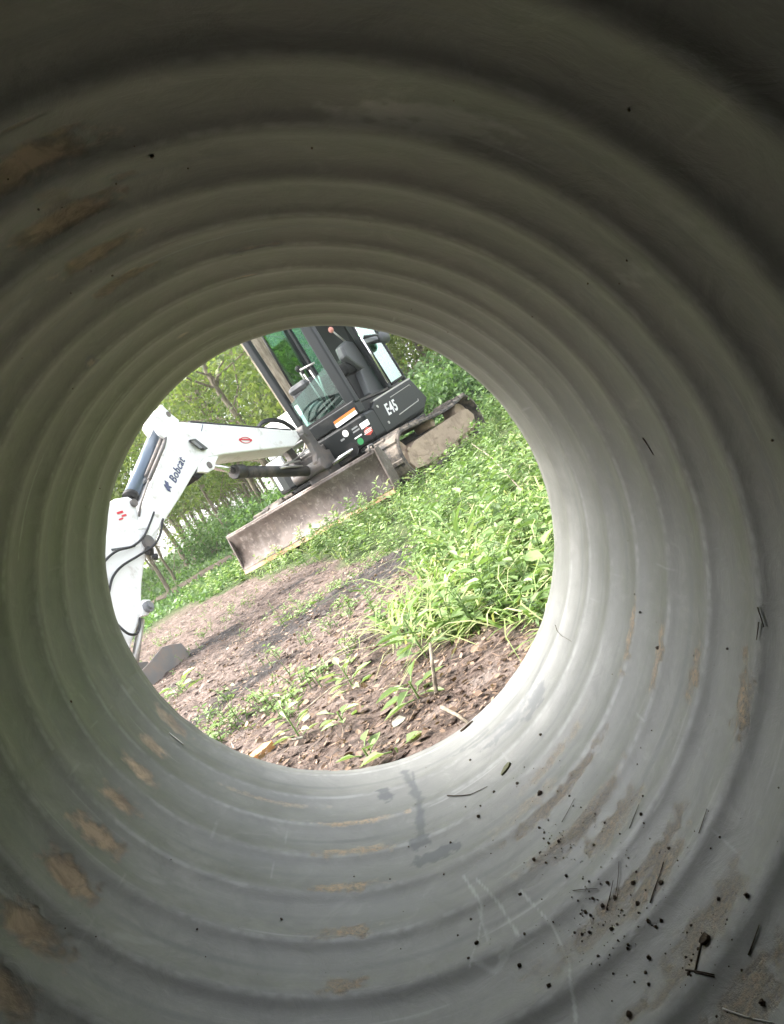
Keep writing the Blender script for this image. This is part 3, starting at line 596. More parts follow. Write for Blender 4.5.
def plate(name, m, corners, ax, v, parent, t=.003):
    a = [MF.px(x_, y_, ax, v) for x_, y_ in corners]; nn = np.array({'x': (t, 0, 0), 'y': (0, t, 0)}[ax]); q = MB(); q.hull([tuple(p) for p in a], [tuple(np.array(p) + nn) for p in a]); return P(q, name, m, parent)
plate('orange_sticker', 'dorange', [(333.5, 422), (354.2, 407.4), (355.5, 410), (334.8, 424.6)], 'x', .8345, cab)
plate('white_sticker', 'dwhite', [(334.8, 424.8), (355.5, 410.2), (357.6, 413.4), (337, 428)], 'x', .8345, cab)
def disc(name, m, px, py, r, v, parent, n=20, k=1.):
    c = MF.px(px, py, 'x', v); q = MB(); q.prism([(c[1] + r * math.cos(2 * PI * i / n + PI / n), c[2] + r * k * math.sin(2 * PI * i / n + PI / n)) for i in range(n)], v, v + .003, 'x'); return P(q, name, m, parent)
disc('round_sticker', 'dwhite', 345.5, 433.5, .034, .8315, house); disc('green_sticker', 'dgreen', 360.6, 441.3, .034, .8315, house)
o8 = disc('red_sticker', 'dredbrown', 368.5, 431, .052, .8315, house, 6, .8)
plate('white_sticker', 'dwhite', [(359.3, 424.3), (367.4, 419), (370, 424), (362, 429.4)], 'x', .8315, house)
plate('pale_label', 'dgrey', [(351.5, 429), (357, 425.3), (357.8, 426.8), (352.3, 430.5)], 'x', .8315, house); plate('pale_label', 'dgrey', [(352.8, 432), (359, 428), (359.8, 429.4), (353.6, 433.4)], 'x', .8315, house)
plate('pale_label', 'dwhite', [(354.5, 438.2), (361.5, 433.6), (362.2, 434.8), (355.2, 439.4)], 'x', .8315, house); plate('pale_label', 'dgrey', [(340.5, 440), (344, 437.8), (345, 439.4), (341.5, 441.8)], 'x', .8315, house)
for k in range(3):
    plate('sticker_line', 'dwhite', [(364.5, 431.2 + k * 1.6), (371.5, 426.6 + k * 1.6), (371.7, 427.0 + k * 1.6), (364.7, 431.7 + k * 1.6)], 'x', .835, o8, .001)
# swing post
sp = MB(); 
for y in (-.13, .13):
    sp.prism([(.03, 1.045), (.10, 1.03), (.13, .96), (.09, .86), (.10, .74), (.17, .68), (.16, .59), (.08, .56), (-.10, .56), (-.24, .62), (-.26, .72), (-.12, .74), (-.06, .84), (-.04, .98)], y - .028, y + .028)
sp.box(-.26, -.02, -.12, .12, .50, .76); sp.tube([(.07, -.175, .985), (.07, .175, .985)], .055, 18); sp.tube([(.11, -.18, .63), (.11, .18, .63)], .062, 18)
post_ = P(sp, 'swing_post', 'cast', root, .01, BF)
sp = MB(); sp.tube([(-.18, 0, .44), (-.18, 0, .82)], .075, 20); P(sp, 'kingpin', 'cast', post_, 0, BF)
sp = MB(); a0 = MF.w((.78, .02, .64)); sp.box(.62, 1.0, -.06, .22, .50, .58); sp.box(.62, .98, -.04, .20, .74, .80); P(sp, 'swing_frame', 'cast', root, .015)
# boom
out_ = [(300, 428.5), (302, 436), (295, 446), (260, 450), (225, 454), (217, 456), (215.5, 462), (214.5, 469), (208, 472.5), (198, 471), (200, 465), (203, 459), (193, 476), (182, 495), (165, 521), (157, 537), (151, 548), (144, 549), (139, 541), (137, 530), (141, 513), (152, 481), (165, 448), (165.5, 438), (158, 432), (152, 422), (155, 412), (162, 404), (171, 413), (180, 420.5), (189, 422), (240, 426), (290, 430)]
HW = .105
bp = [(lambda t: (t[0], t[2]))(BF.px(x_, y_, 'y', HW)) for x_, y_ in out_]
# main box: two side plates would be hidden inside a box section, so the bracket outline is thinner than the beam
def sel(pxs): return [(lambda t: (t[0], t[2]))(BF.px(x_, y_, 'y', HW)) for x_, y_ in pxs]
mb = MB(); mb.prism(sel([(300, 429.5), (302, 436), (295, 446), (260, 450), (225, 454), (204, 459), (193, 476), (182, 495), (165, 521), (160, 529), (137, 530), (141, 513), (152, 481), (165, 448), (165.5, 438), (176, 421), (189, 422), (240, 426), (290, 430)]), -HW, HW)
boom = P(mb, 'boom', 'white', root, .012, BF)
for y in (.0, .080):
    mb = MB(); mb.prism(sel([(178, 424), (168, 440), (160, 434), (152, 423), (155, 412), (162, 404), (171, 413), (180, 420)]), y, y + .022); P(mb, 'top_bracket', 'white', boom, .006, BF)
for y in (-.107, .084):
    mb = MB(); mb.prism(sel([(219, 456), (216, 462), (214.5, 469), (208, 472.5), (198, 472), (199, 465), (205, 457)]), y, y + .022); P(mb, 'lift_bracket', 'white', boom, .006, BF)
mb = MB(); mb.prism(sel([(207, 462), (207, 472), (202, 477), (196, 475), (195, 470), (201, 462)]), -.082, .082); P(mb, 'bracket_shade', 'black', boom, .004, BF)  # black block standing in for the shade under the lift bracket
for y in (-.10, .07):
    mb = MB(); mb.prism(sel([(161, 526), (157, 537), (151, 549), (144, 550), (139, 542), (138, 528)]), y, y + .03); P(mb, 'boom_fork', 'white', boom, .006, BF)
def bpx(x_, y_, y): t = BF.px(x_, y_, 'y', y); return (t[0], y, t[2])
mb = MB(); c = bpx(147, 543, .1); mb.tube([(c[0], -.125, c[2]), (c[0], .125, c[2])], .045, 18); P(mb, 'pivot_pin', 'cast', boom, 0, BF)
mb = MB(); c = bpx(209.5, 465, .11); mb.tube([(c[0], -.115, c[2]), (c[0], .115, c[2])], .027, 18); P(mb, 'bracket_pin', 'cast', boom, 0, BF)
mb = MB(); c = bpx(168, 414.5, .10); mb.tube([(c[0], -.02, c[2]), (c[0], .108, c[2])], .022, 14); P(mb, 'bracket_pin', 'cast', boom, 0, BF)
# recessed work light in the boom
q = [bpx(x_, y_, HW + .002) for x_, y_ in [(187.5, 441), (193, 440), (206, 450), (202, 451)]]; mb = MB(); mb.hull(q, [(p[0], HW + .03, p[2]) for p in q]); wl = P(mb, 'work_light', 'greyplastic', boom, .006, BF)
q = [bpx(x_, y_, HW + .031) for x_, y_ in [(191, 441.5), (194, 441), (202, 448), (199.5, 448.5)]]; mb = MB(); mb.hull(q, [(p[0], HW + .036, p[2]) for p in q]); P(mb, 'lens', 'palegrey', wl, 0, BF)
# lettering along the boom
A = np.array(bpx(172.5, 481, HW)); B_ = np.array(bpx(182, 458.5, HW)); ex = (B_ - A) / np.linalg.norm(B_ - A); ey = np.cross((0, 1, 0), ex); ey = ey if ey[2] * 0 + ey @ np.array([0, 0, 1.]) > -9 else -ey
w_ = np.linalg.norm(B_ - A); cen = (A + B_) / 2 + np.array([0, .003, 0])
up_img = np.array(bpx(170, 468, HW)) - np.array(bpx(178, 472, HW)); 
if ey @ up_img < 0: ey = -ey
q = text('Bobcat', w_ / 2.9, cen, ex, ey, None, '', None, bold=.0, stretch=.95); P(q, 'maker_lettering', 'dblue', boom, 0, BF)
cl = np.array(bpx(167.5, 486.5, HW)) + np.array([0, .003, 0]); k = w_ * .13
mb = MB(); sh = [(-1, -.2), (-.4, .9), (0, .5), (.7, 1.1), (.9, .2), (.3, -.1), (.6, -.9), (-.2, -.5), (-.7, -1)]
mb.hull([tuple(cl + ex * a * k + ey * b * k) for a, b in sh], [tuple(cl + ex * a * k + ey * b * k + np.array([0, .003, 0])) for a, b in sh]); P(mb, 'head_emblem', 'dblue', boom, 0, BF)
# red oval emblem
ce = np.array(bpx(245.3, 440.3, HW)) + np.array([0, .0025, 0]); e1 = np.array(bpx(251, 440.6, HW)) - np.array(bpx(239.5, 440.1, HW)); W1 = np.linalg.norm(e1) / 2; e1 = e1 / (2 * W1); e2 = (np.array(bpx(245, 437.2, HW)) - np.array(bpx(245.6, 443.4, HW))) / 2 / W1 / .62
mb = MB(); n = 28
for i in range(n):
    if i % 14 in (0,): continue
    a0, a1 = 2 * PI * i / n, 2 * PI * (i + 1) / n; qd = [ce + e1 * W1 * r * math.cos(a) + e2 * W1 * .62 * r * math.sin(a) for a, r in ((a0, .82), (a1, .82), (a1, 1.), (a0, 1.))]
    mb.hull([tuple(p) for p in qd], [tuple(p + np.array([0, .002, 0])) for p in qd])
qd = [ce + e1 * W1 * a + e2 * W1 * b for a, b in ((-1.15, -.16), (-.8, -.16), (-.8, -.02), (.8, -.02), (.8, -.16), (1.15, -.16), (1.1, .26), (-1.1, .26))]; mb.hull([tuple(p) for p in qd], [tuple(p + np.array([0, .002, 0])) for p in qd]); P(mb, 'red_emblem', 'dred', boom, 0, BF)
mb = MB(); mb.tube([bpx(201.5, 431, HW + .002), bpx(202.5, 426, HW + .002), bpx(203, 423.6, HW + .002)], .003, 6); P(mb, 'scratch', 'dblue', boom, 0, BF)
# pipes lying along the boom top and front
for k, y in enumerate((.03, .06, -.03)):
    mb = MB(); mb.tube([bpx(x_, y_ + .2, y) for x_, y_ in [(290, 430), (260, 427.5), (225, 425), (189, 422)]], .012, 8); P(mb, 'hydraulic_line', 'hose', boom, 0, BF)
# lift cylinder
mb = MB(); a = np.array(bpx(310, 471, 0)); b2_ = np.array(bpx(241, 472, 0)); mb.tube([a, b2_], .050, 22); lc = P(mb, 'lift_cylinder', 'steelcyl' if 0 else 'darkdirty', root, 0, BF)
mb = MB(); g0 = np.array(bpx(243, 471.5, 0)); g1 = np.array(bpx(234, 472, 0)); mb.tube([g0, g1], .060, 22); P(mb, 'gland', 'darkdirty', lc, .008, BF)
mb = MB(); mb.tube([bpx(240, 472, 0), bpx(211, 466, 0)], .026, 16); P(mb, 'rod', 'chrome', lc, 0, BF)
mb = MB(); mb.tube([bpx(300, 461, .03), bpx(288, 463, .05), bpx(281, 467, .04)], .011, 8); mb.tube([bpx(302, 466, .06), bpx(286, 467, .07), bpx(280, 468, .05)], .011, 8); P(mb, 'hydraulic_line', 'trim', lc, 0, BF)
# arm cylinder above the boom
mb = MB(); mb.tube([bpx(160, 425, 0), bpx(131, 496, 0)], .050, 22); ac = P(mb, 'arm_cylinder', 'steelcyl', root, 0, BF)
mb = MB(); mb.tube([bpx(131.3, 495, 0), bpx(130, 498.5, 0)], .053, 22); P(mb, 'gland', 'black', ac, 0, BF)
mb = MB(); mb.tube([bpx(131, 497, 0), bpx(128, 506, 0)], .027, 14); P(mb, 'rod', 'chrome', ac, 0, BF)
mb = MB(); mb.tube([bpx(165.5, 438, .09), bpx(163, 447, .112), bpx(149, 480, .112)], .014, 10); mb.tube([bpx(162, 437, .07), bpx(146, 476, .07)], .013, 10); mb.tube([bpx(149, 480, .112), bpx(141, 503, .112), bpx(139, 516, .11)], .008, 8); P(mb, 'hydraulic_line', 'cast', ac, 0, BF)
mb = MB(); mb.tube([bpx(139, 486, .02), bpx(145, 480, .05), bpx(147, 476, .03)], .014, 8); mb.box(*sorted((bpx(141, 486, 0)[0], bpx(146, 480, 0)[0])), .0, .05, *sorted((bpx(141, 486, 0)[2], bpx(146, 480, 0)[2]))); P(mb, 'hose_fitting', 'palegrey', ac, .004, BF)
# arm
AW = .09
def sela(pxs, y=AW): return [(lambda t: (t[0], t[2]))(BF.px(x_, y_, 'y', y)) for x_, y_ in pxs]
mb = MB(); mb.prism(sela([(106, 506), (116, 498), (128, 496), (137, 501), (139, 515), (139, 532), (146, 541), (149, 550), (145, 563), (142.5, 582), (142, 603), (142, 618), (136, 632), (129, 654), (117, 640), (100, 600), (92, 560), (96, 520)]), -AW, AW)
arm = P(mb, 'arm', 'white', root, .015, BF)
mb = MB(); c = bpx(134, 503, .1); mb.tube([(c[0], -.11, c[2]), (c[0], .11, c[2])], .026, 14); P(mb, 'arm_pin', 'cast', arm, 0, BF)
mb = MB(); c = bpx(147, 607.5, .1); mb.tube([(c[0], -.125, c[2]), (c[0], .125, c[2])], .034, 18); mb.tube([(c[0], .125, c[2]), (c[0], .14, c[2])], .018, 12); P(mb, 'link_pin', 'palegrey', arm, 0, BF)
mb = MB(); q = sela([(142, 600), (149, 600), (152, 608), (148, 615), (140, 617)]); mb.prism(q, .07, .10); P(mb, 'pin_boss', 'white', arm, .004, BF); mb = MB(); mb.prism(q, -.10, -.07); P(mb, 'pin_boss', 'white', arm, .004, BF)
mb = MB(); q = [bpx(x_, y_, AW + .002) for x_, y_ in [(111, 549), (135, 545.5), (135, 547), (112, 551)]]; mb.hull(q, [(p[0], AW + .006, p[2]) for p in q]); P(mb, 'weld_edge', 'greyplastic', arm, 0, BF)
mb = MB()
for x_, y_, r in ((120, 512.5, .009), (124, 515.5, .007), (121, 519, .006)):
    p = np.array(bpx(x_, y_, AW + .002)); mb.hull([tuple(p + np.array([a * r * 3, 0, b * r])) for a, b in ((-1, -1), (1, -.6), (1, 1), (-1, .7))], [tuple(p + np.array([a * r * 3, .003, b * r])) for a, b in ((-1, -1), (1, -.6), (1, 1), (-1, .7))])
P(mb, 'red_sticker', 'dred', arm, 0, BF)
# hoses from boom to arm
def spline(pts, n=10):
    P_ = [np.array(p) for p in pts]; P_ = [2 * P_[0] - P_[1]] + P_ + [2 * P_[-1] - P_[-2]]; o = []
    for i in range(1, len(P_) - 2):
        for t in np.linspace(0, 1, n, endpoint=False):
            a, b, c, d = P_[i - 1:i + 3]; o.append(.5 * (2 * b + (c - a) * t + (2 * a - 5 * b + 4 * c - d) * t * t + (3 * b - a - 3 * c + d) * t ** 3))
    return o + [P_[-2]]
for pts in ([(154, 512, .112), (150, 523, .115), (144, 536, .13), (133, 546, .14), (117, 551, .13), (105, 561, .11), (98, 575, .10)], [(163, 519, .112), (160, 535, .12), (153, 546, .14), (138, 556, .14), (122, 566, .13), (113, 577, .11), (109, 592, .10)],
            [(117, 624, .10), (122, 629, .12), (129, 634, .13), (136, 634, .13), (139, 629, .12), (140, 618, .10)]):
    mb = MB(); mb.tube(spline([bpx(*p) for p in pts]), .0075 if len(pts) > 5 else .006, 8); P(mb, 'hydraulic_hose', 'hose', root, 0, BF)
mb = MB(); mb.tube([bpx(158, 516, .11), bpx(154, 513, .11)], .02, 10); q = sela([(152, 512), (160, 507), (165, 512), (158, 528), (148, 540), (144, 536)], .11); mb.prism(q, .107, .113); P(mb, 'hose_plate', 'white', boom, .002, BF)
mb = MB(); c = bpx(146, 549, .1); mb.blob((c[0], .11, c[2] - .02), .032, sub=2, rough=.15); mb.blob((c[0] - .01, .12, c[2] - .07), .022, sub=2, rough=.2); P(mb, 'grease_lump', 'darkdirty', arm, 0, BF)
# bucket, its link and rod
mb = MB(); mb.tube([bpx(141, 620, .05), bpx(135, 662, .05)], .022, 12); lk = P(mb, 'bucket_link', 'trim', root, 0, BF)
mb = MB(); mb.prism(sela([(136, 628), (140, 622), (139, 645), (137, 668), (133, 664), (134, 640)], .1), -.03, .03); P(mb, 'link_plate', 'cast', lk, .005, BF)
bk = [(3.50, .10), (3.54, .06), (3.55, .02), (3.53, -.04), (3.43, -.075), (3.26, -.08), (3.06, -.045)]
BW = .14
mb = MB(); ins = slab(bk, .022); mb.prism(ins, -BW, BW); bucket = P(mb, 'bucket', 'bucketsteel', root, .003, BF)
for y in (-BW - .012, BW - .0):
    mb = MB(); mb.prism([(3.50, .085), (3.54, .06), (3.55, .02), (3.53, -.04), (3.43, -.075), (3.26, -.08), (3.05, -.045), (3.05, .02), (3.066, .078), (3.143, .109), (3.22, .128), (3.36, .10)], y, y + .012); P(mb, 'side_plate', 'bucketsteel', bucket, .003, BF)
for y in (-.11, 0, .11):
    mb = MB(); mb.prism([(3.08, -.03), (3.08, -.065), (2.99, -.045)], y - .025, y + .025); P(mb, 'tooth', 'rustedge', bucket, .003, BF)
mb = MB(); 
for y in (-.075, .055): mb.prism([(3.50, .28), (3.42, .27), (3.41, .10), (3.44, .04), (3.51, .05)], y, y + .02)
P(mb, 'bucket_ear', 'cast', bucket, .004, BF)
# hose loop over the base of the boom
for k, dz in enumerate((0, 1.2, 2.4)):
    mb = MB(); mb.tube(spline([bpx(x_, y_ + dz, -.05 + .03 * k) for x_, y_ in [(258, 427), (262, 421.5), (270, 419), (281, 420), (290, 425), (297, 431), (303, 437)]]), .0105, 8); P(mb, 'hydraulic_hose', 'hose', root, 0, BF)
mb = MB(); mb.tube(spline([bpx(x_, y_, -.1) for x_, y_ in [(283, 463), (292, 461), (300, 455), (304, 450), (305, 443)]]), .007, 6); P(mb, 'thin_cable', 'trim', root, 0, BF)
# ------------------------------------------------------------------ weeds and litter (nobody could count them)
def plants(n, xs, ys, h, nl, ll, tone0, rng, spread=.5):
    C = []; D = []; Nn = []; Ls = []; T = []; sv = []; sf = []
    for i in range(n):
        x, y = xs[i], ys[i]; hh = h[i]; base = np.array([x, y, float(gz(np.array(x), np.array(y)))]); lean = rng.normal(size=2) * spread * hh * .5
        k = nl[i]; t0 = np.clip(tone0[i] + rng.normal() * .08, 0, 1)
        top = base + np.array([lean[0], lean[1], hh])
        for j in range(k):
            t = .15 + .85 * (j + rng.random()) / k; p = base + (top - base) * np.array([t * t, t * t, t]); a = j * 2.4 + rng.random() * .8
            d = np.array([math.cos(a), math.sin(a), .55 * rng.random() - .05 + .5 * (t > .85)]); C.append(p); D.append(d); Nn.append([d[0] * -.3 + rng.normal() * .3, d[1] * -.3 + rng.normal() * .3, 1]); Ls.append(ll[i] * rng.uniform(.6, 1.25) * (1.1 - .4 * t)); T.append(np.clip(t0 + .35 * (t - .5) + rng.normal() * .1, 0, 1))
        w = .0018 + hh * .004; q = np.array([[w, 0, 0], [-w * .5, w * .87, 0], [-w * .5, -w * .87, 0]]); mid = base + (top - base) * np.array([.25, .25, .5]); kk = len(sv) * 0
        sv.append(np.concatenate([base + q, mid + q * .8, top + q * .4]))
    C = np.array(C); V, F, TT = leaves(C, np.array(D), np.array(Nn), np.array(Ls), np.array(Ls) * rng.uniform(.38, .6, len(Ls)), np.array(T), .2)
    S = np.concatenate(sv); b = (np.arange(n) * 9)[:, None]; sF = np.concatenate([b + np.array([[a, (a + 1) % 3, (a + 1) % 3 + 3, a + 3]]) + o for a in range(3) for o in (0, 3)])
    return cat([(V, F, TT), (S, sF, np.full(len(S), .55))])
def keep(x, y, f): return x[f], y[f]
def scatter(n, y0, y1, x0=-1, x1=1, rng=RNG):
    """points whose density falls with distance, inside the fan the opening shows (and some way beside it)"""
    y = y0 * np.exp(rng.random(n) * math.log(y1 / y0)); x = (rng.random(n) * (x1 - x0) + x0) * (.42 * y + .25); return x, y
def on_machine(x, y):
    p = np.stack([x, y], -1) - MF.o[:2]; a = p @ MF.x[:2]; b = p @ MF.y[:2]
    return (np.abs(b) < .98) & (a > -1.25) & (a < 1.40)
x, y = scatter(4300, 1.25, 12, -.6, 1.2); md = mudness(x, y); okk = (md < .7) & ~on_machine(x, y) & (fbm(x * 1.5, y * 1.5, 91) > -.12) & ~((y < 2.0) & (x < .0)); x, y = keep(x, y, okk)
# keep what stands in front of the track low
h = RNG.uniform(.04, .19, len(x)) * np.clip(.50 + y * .14, .4, 1.25) * (1 + .9 * sstep(.6, 2.2, x) * sstep(5, 8, y)) ; 
nl = (h * 62 + 4).astype(int); ll = np.exp(RNG.normal(size=len(x)) * .35) * .042 * np.clip(.7 + y * .06, .8, 1.2); h = h * (1 + .25 * sstep(.9, .3, np.abs(y - 5.6)) * sstep(-1.0, -.5, x) * sstep(.6, .1, x)); nl = (h * 62 + 4).astype(int); tn = np.clip(.45 + fbm(x * 1.2, y * 1.2, 13) * 1.1 + RNG.normal(size=len(x)) * .1, 0, 1)
V, F, T = plants(len(x), x, y, h, nl, ll, tn, RNG)
tag(npmesh('leafy_weeds', V, F, M['weed'], False, T), kind='stuff')
# sprouts coming up through the mud
x, y = scatter(3600, 1.3, 9, -1, .6); md = mudness(x, y); okk = (md > .5) & (fbm(x * 2.6, y * 2.6, 19) > .04); x, y = keep(x, y, okk)
V, F, T = plants(len(x), x, y, RNG.uniform(.015, .06, len(x)), RNG.integers(3, 7, len(x)), RNG.uniform(.012, .032, len(x)), np.full(len(x), .55), RNG, 1.)
tag(npmesh('mud_sprouts', V, F, M['weed'], False, T), kind='stuff')
# grass blades, many of them bent and pale
x, y = scatter(15000, 1.2, 9, -.4, 1.1); md = mudness(x, y); okk = (md < .8) & ~on_machine(x, y) & ((fbm(x * 1.4, y * 1.4, 61) > -.05) | (y < 3.2)); x, y = keep(x, y, okk); n = len(x)
a = RNG.uniform(0, 2 * PI, n); hh = RNG.uniform(.02, .12, n) * np.clip(.45 + y * .16, 0, 1.1); ln = RNG.uniform(.5, 1.2, n) * (hh * .6 + .07); B0 = np.stack([x, y, gz(x, y)], 1); w = .0022 + .002 * RNG.random(n)
dx = np.cos(a) * ln; dy = np.sin(a) * ln; sx = -np.sin(a) * w; sy = np.cos(a) * w; Zr = np.zeros(n); pts = []
for t, q in ((0, 1), (.35, .95), (.7, .7), (1, .1)):
    zz = hh * (1.9 * t - 1.25 * t * t); c = B0 + np.stack([dx * t, dy * t, zz], 1); s_ = np.stack([sx, sy, Zr], 1) * q; pts += [c - s_, c + s_]
V = np.stack(pts, 1).reshape(-1, 3); b = (np.arange(n) * 8)[:, None]; F = np.concatenate([b + np.array([[k, k + 1, k + 3, k + 2]]) for k in (0, 2, 4)]); T = np.repeat(np.clip(RNG.beta(1.4, 1.8, n) + fbm(x * 2, y * 2, 4) * .5, 0, 1), 8)
V1, F1, T1 = V, F, T
x, y = scatter(750, 1.3, 6.5, -.2, 1.1); okk = (mudness(x, y) < .85) & ~on_machine(x, y); x, y = keep(x, y, okk); n = len(x); a = RNG.normal(size=n) * .7 + 3.6; ln = RNG.uniform(.10, .34, n); w = .0009 + .0011 * RNG.random(n)
B0 = np.stack([x, y, gz(x, y) + (.01 + .11 * RNG.random(n)) * (1 - mudness(x, y))], 1); dz = RNG.normal(size=n) * .12; pts = []
for t, q in ((0, 1), (.33, 1), (.67, .8), (1, .2)):
    c = B0 + np.stack([np.cos(a + t * .25) * ln * t, np.sin(a + t * .25) * ln * t, dz * ln * t + .10 * ln * math.sin(t * 3.1)], 1); s_ = np.stack([-np.sin(a) * w, np.cos(a) * w, Zr[:n] * 0 if len(Zr) >= n else 0 * x], 1) * q; pts += [c - s_, c + s_]
V = np.stack(pts, 1).reshape(-1, 3); b = (np.arange(n) * 8)[:, None]; F = np.concatenate([b + np.array([[k, k + 1, k + 3, k + 2]]) for k in (0, 2, 4)]); T = np.repeat(RNG.uniform(.35, .9, n), 8)
V, F, T = cat([(V1, F1, T1), (V, F, T)])
tag(npmesh('grass', V, F, M['straw'], False, T), kind='stuff')
# dead leaves, chips and stalks pressed into the mud
x, y = scatter(44000, 1.15, 14, -1, 1); k_ = RNG.random(len(x)) < (.15 + .85 * mudness(x, y)); x, y = keep(x, y, k_); n = len(x)
C = np.stack([x, y, gz(x, y) + .004], 1); d = np.stack([RNG.normal(size=n), RNG.normal(size=n) * .6, RNG.normal(size=n) * .22], 1); nn = np.stack([RNG.normal(size=n) * .5, RNG.normal(size=n) * .5, np.ones(n)], 1)
ln = np.minimum(np.exp(RNG.normal(size=n) * .5) * .0078, .020); wd = ln * np.where(RNG.random(n) < .45, .14, RNG.uniform(.4, .9, n)); ln = np.where(wd < ln * .2, ln * 1.7, ln)
V, F, T = leaves(C, d, nn, ln, wd, np.clip(RNG.beta(1.5, 2.2, n), 0, 1), -.15)
tag(npmesh('leaf_litter', V, F, M['deadleaf'], False, T), kind='stuff')
# clods of mud too many to count
bmx = bmesh.new(); bmesh.ops.create_icosphere(bmx, subdivisions=1, radius=1); iv = np.array([v.co[:] for v in bmx.verts]); fi = np.array([[v.index for v in f.verts] for f in bmx.faces]); bmx.free()
x, y = scatter(5200, 1.15, 10, -1, .8); k_ = mudness(x, y) > .6; x, y = keep(x, y, k_); n = len(x); r = np.minimum(np.exp(RNG.normal(size=n) * .5) * .0048, .009)
V = np.stack([x, y, gz(x, y) + r * .2], 1)[:, None, :] + iv[None] * r[:, None, None] * (1 + .35 * RNG.normal(size=(n, len(iv), 1))) * np.array([1.4, 1, .6]); F = (np.arange(n) * len(iv))[:, None, None] + fi[None]
tag(npmesh('soil_crumbs', V.reshape(-1, 3), F.reshape(-1, 3), bpy.data.materials['ground_soil'], False, attrs={'zones': np.tile([1, 0, .3, 1], (n * len(iv), 1))}), kind='stuff')

# single plants and scraps one can point to
def gpt(px, py, z=-.45):
    d = ray(px, py); p = d * (z / d[2])
    for _ in range(4): p = d * (float(gz(np.array(p[0]), np.array(p[1]))) / d[2])
    return p
def herb(px, py, name, label, nl, ll, lw, h, tone, up=.25, m='weed', seed=1, droop=.25):
    r = np.random.default_rng(seed); p = gpt(px, py); o = empty(name, p); tag(o, label, 'plant'); k = nl
    a = np.arange(k) * 2.4 + r.random(k); t = (np.arange(k) + .5) / k; C = np.stack([np.cos(a) * .008, np.sin(a) * .008, h * t], 1); D = np.stack([np.cos(a), np.sin(a), up + .5 * t * r.random(k)], 1)
    V, F, T = leaves(C + D * ll * .25, D, np.stack([r.normal(size=k) * .2 - .2 * np.cos(a), r.normal(size=k) * .2, np.ones(k)], 1), ll * r.uniform(.75, 1.15, k), lw * r.uniform(.8, 1.15, k), np.clip(tone + r.normal(size=k) * .1, 0, 1), droop)
    npmesh('foliage', V, F, M[m], False, T, o); st = MB(); st.tube([(0, 0, -.02), (0, 0, h)], .0022, 6)
    for i in range(k): st.tube([tuple(C[i]), tuple(C[i] + D[i] * ll * .27)], .0013, 5)
    s_ = npmesh('stem', np.array(st.v), np.array([f for f in st.f if len(f) == 4]), M[m], True, np.full(len(st.v), .6), o); return o
herb(183, 694, 'seedling', 'bright broad-leaved seedling beside the bucket at the lip of the pipe', 6, .075, .045, .05, .75, seed=3)
herb(368, 757, 'dock_plant', 'small glossy dock plant with rounded leaves nearest the bottom rim', 4, .036, .024, .018, .62, up=.5, seed=5)
herb(398, 752, 'dock_plant', 'single broad fresh green leaf lying flat by the bottom rim', 2, .046, .036, .008, .66, up=.1, seed=8)
herb(300, 738, 'leafy_weed', 'sprawling weed with pale narrow leaves left of the dock plants', 12, .038, .014, .07, .8, seed=11)
herb(355, 690, 'leafy_weed', 'light green weed standing in the middle of the open mud', 12, .045, .018, .06, .75, seed=12)
herb(420, 700, 'leafy_weed', 'weed with folded stalks beneath the big patch of plants', 10, .05, .018, .04, .6, seed=13, up=.1)
herb(425, 655, 'leafy_weed', 'dark leaved weed at the tip of the big patch of plants', 14, .055, .03, .09, .4, seed=14)
herb(500, 598, 'leafy_weed', 'weed with one large flat oval leaf near the right rim', 7, .06, .035, .07, .55, seed=15)
herb(345, 725, 'leafy_weed', 'short weed among pale dead leaves above the dock plants', 7, .035, .015, .03, .7, seed=16)
herb(470, 560, 'leafy_weed', 'tall bladed weed in the dense patch right of the dark mud', 12, .10, .014, .10, .6, seed=17, up=1.2)
herb(290, 705, 'leafy_weed', 'tiny bright weed low in the mud left of centre', 8, .03, .013, .03, .8, seed=18)
def scrap(px, py, l, w, th_, m, label, name, cat_, rz, tilt=.2):
    p = gpt(px, py); mb = MB(); pts = [(-l, -w * .4), (-l * .5, -w), (l * .4, -w * .8), (l, 0), (l * .5, w), (-l * .7, w * .8)]
    R = Matrix.Rotation(rz, 3, 'Z') @ Matrix.Rotation(tilt, 3, 'X'); f = lambda a, b, c: tuple(np.array(R @ Vector((a, b, c))) + p + np.array([0, 0, .008]))
    mb.hull([f(a, b, -th_ + (.5 * abs(b) + .12 * abs(a) if th_ < .002 else 0)) for a, b in pts], [f(a, b, th_ + (.5 * abs(b) + .12 * abs(a) if th_ < .002 else .15 * abs(b))) for a, b in pts]); return tag(mb.build(name, M[m]), label, cat_)
scrap(264, 756, .030, .012, .008, 'wood', 'orange split wood chip at the lower left rim', 'wood_chip', 'wood chip', .5)
scrap(308, 722, .018, .010, .001, 'bleached', 'pale bleached leaf upper left of the dock plants', 'bleached_leaf', 'leaf', 1.2, .5)
scrap(402, 727, .014, .009, .001, 'bleached', 'pale bleached leaf right above the single flat green leaf', 'bleached_leaf', 'leaf', .3, .4)
scrap(300, 744, .012, .010, .001, 'bleached', 'pale bleached leaf closest to the orange wood chip', 'bleached_leaf', 'leaf', 2.2, .4)
scrap(409, 617, .028, .016, .001, 'bleached', 'pale grey dead leaf hanging at the edge of the weed patch', 'bleached_leaf', 'leaf', 1.0, 1.0)
def gstick(pts, r, label):
    P_ = [gpt(*p) + np.array([0, 0, .012 + q]) for p, q in pts]; mb = MB(); mb.tube(P_, [r * (1 - .4 * i / len(P_)) for i in range(len(P_))], 7); tag(mb.build('ground_stick', M['bark']), label, 'stick')
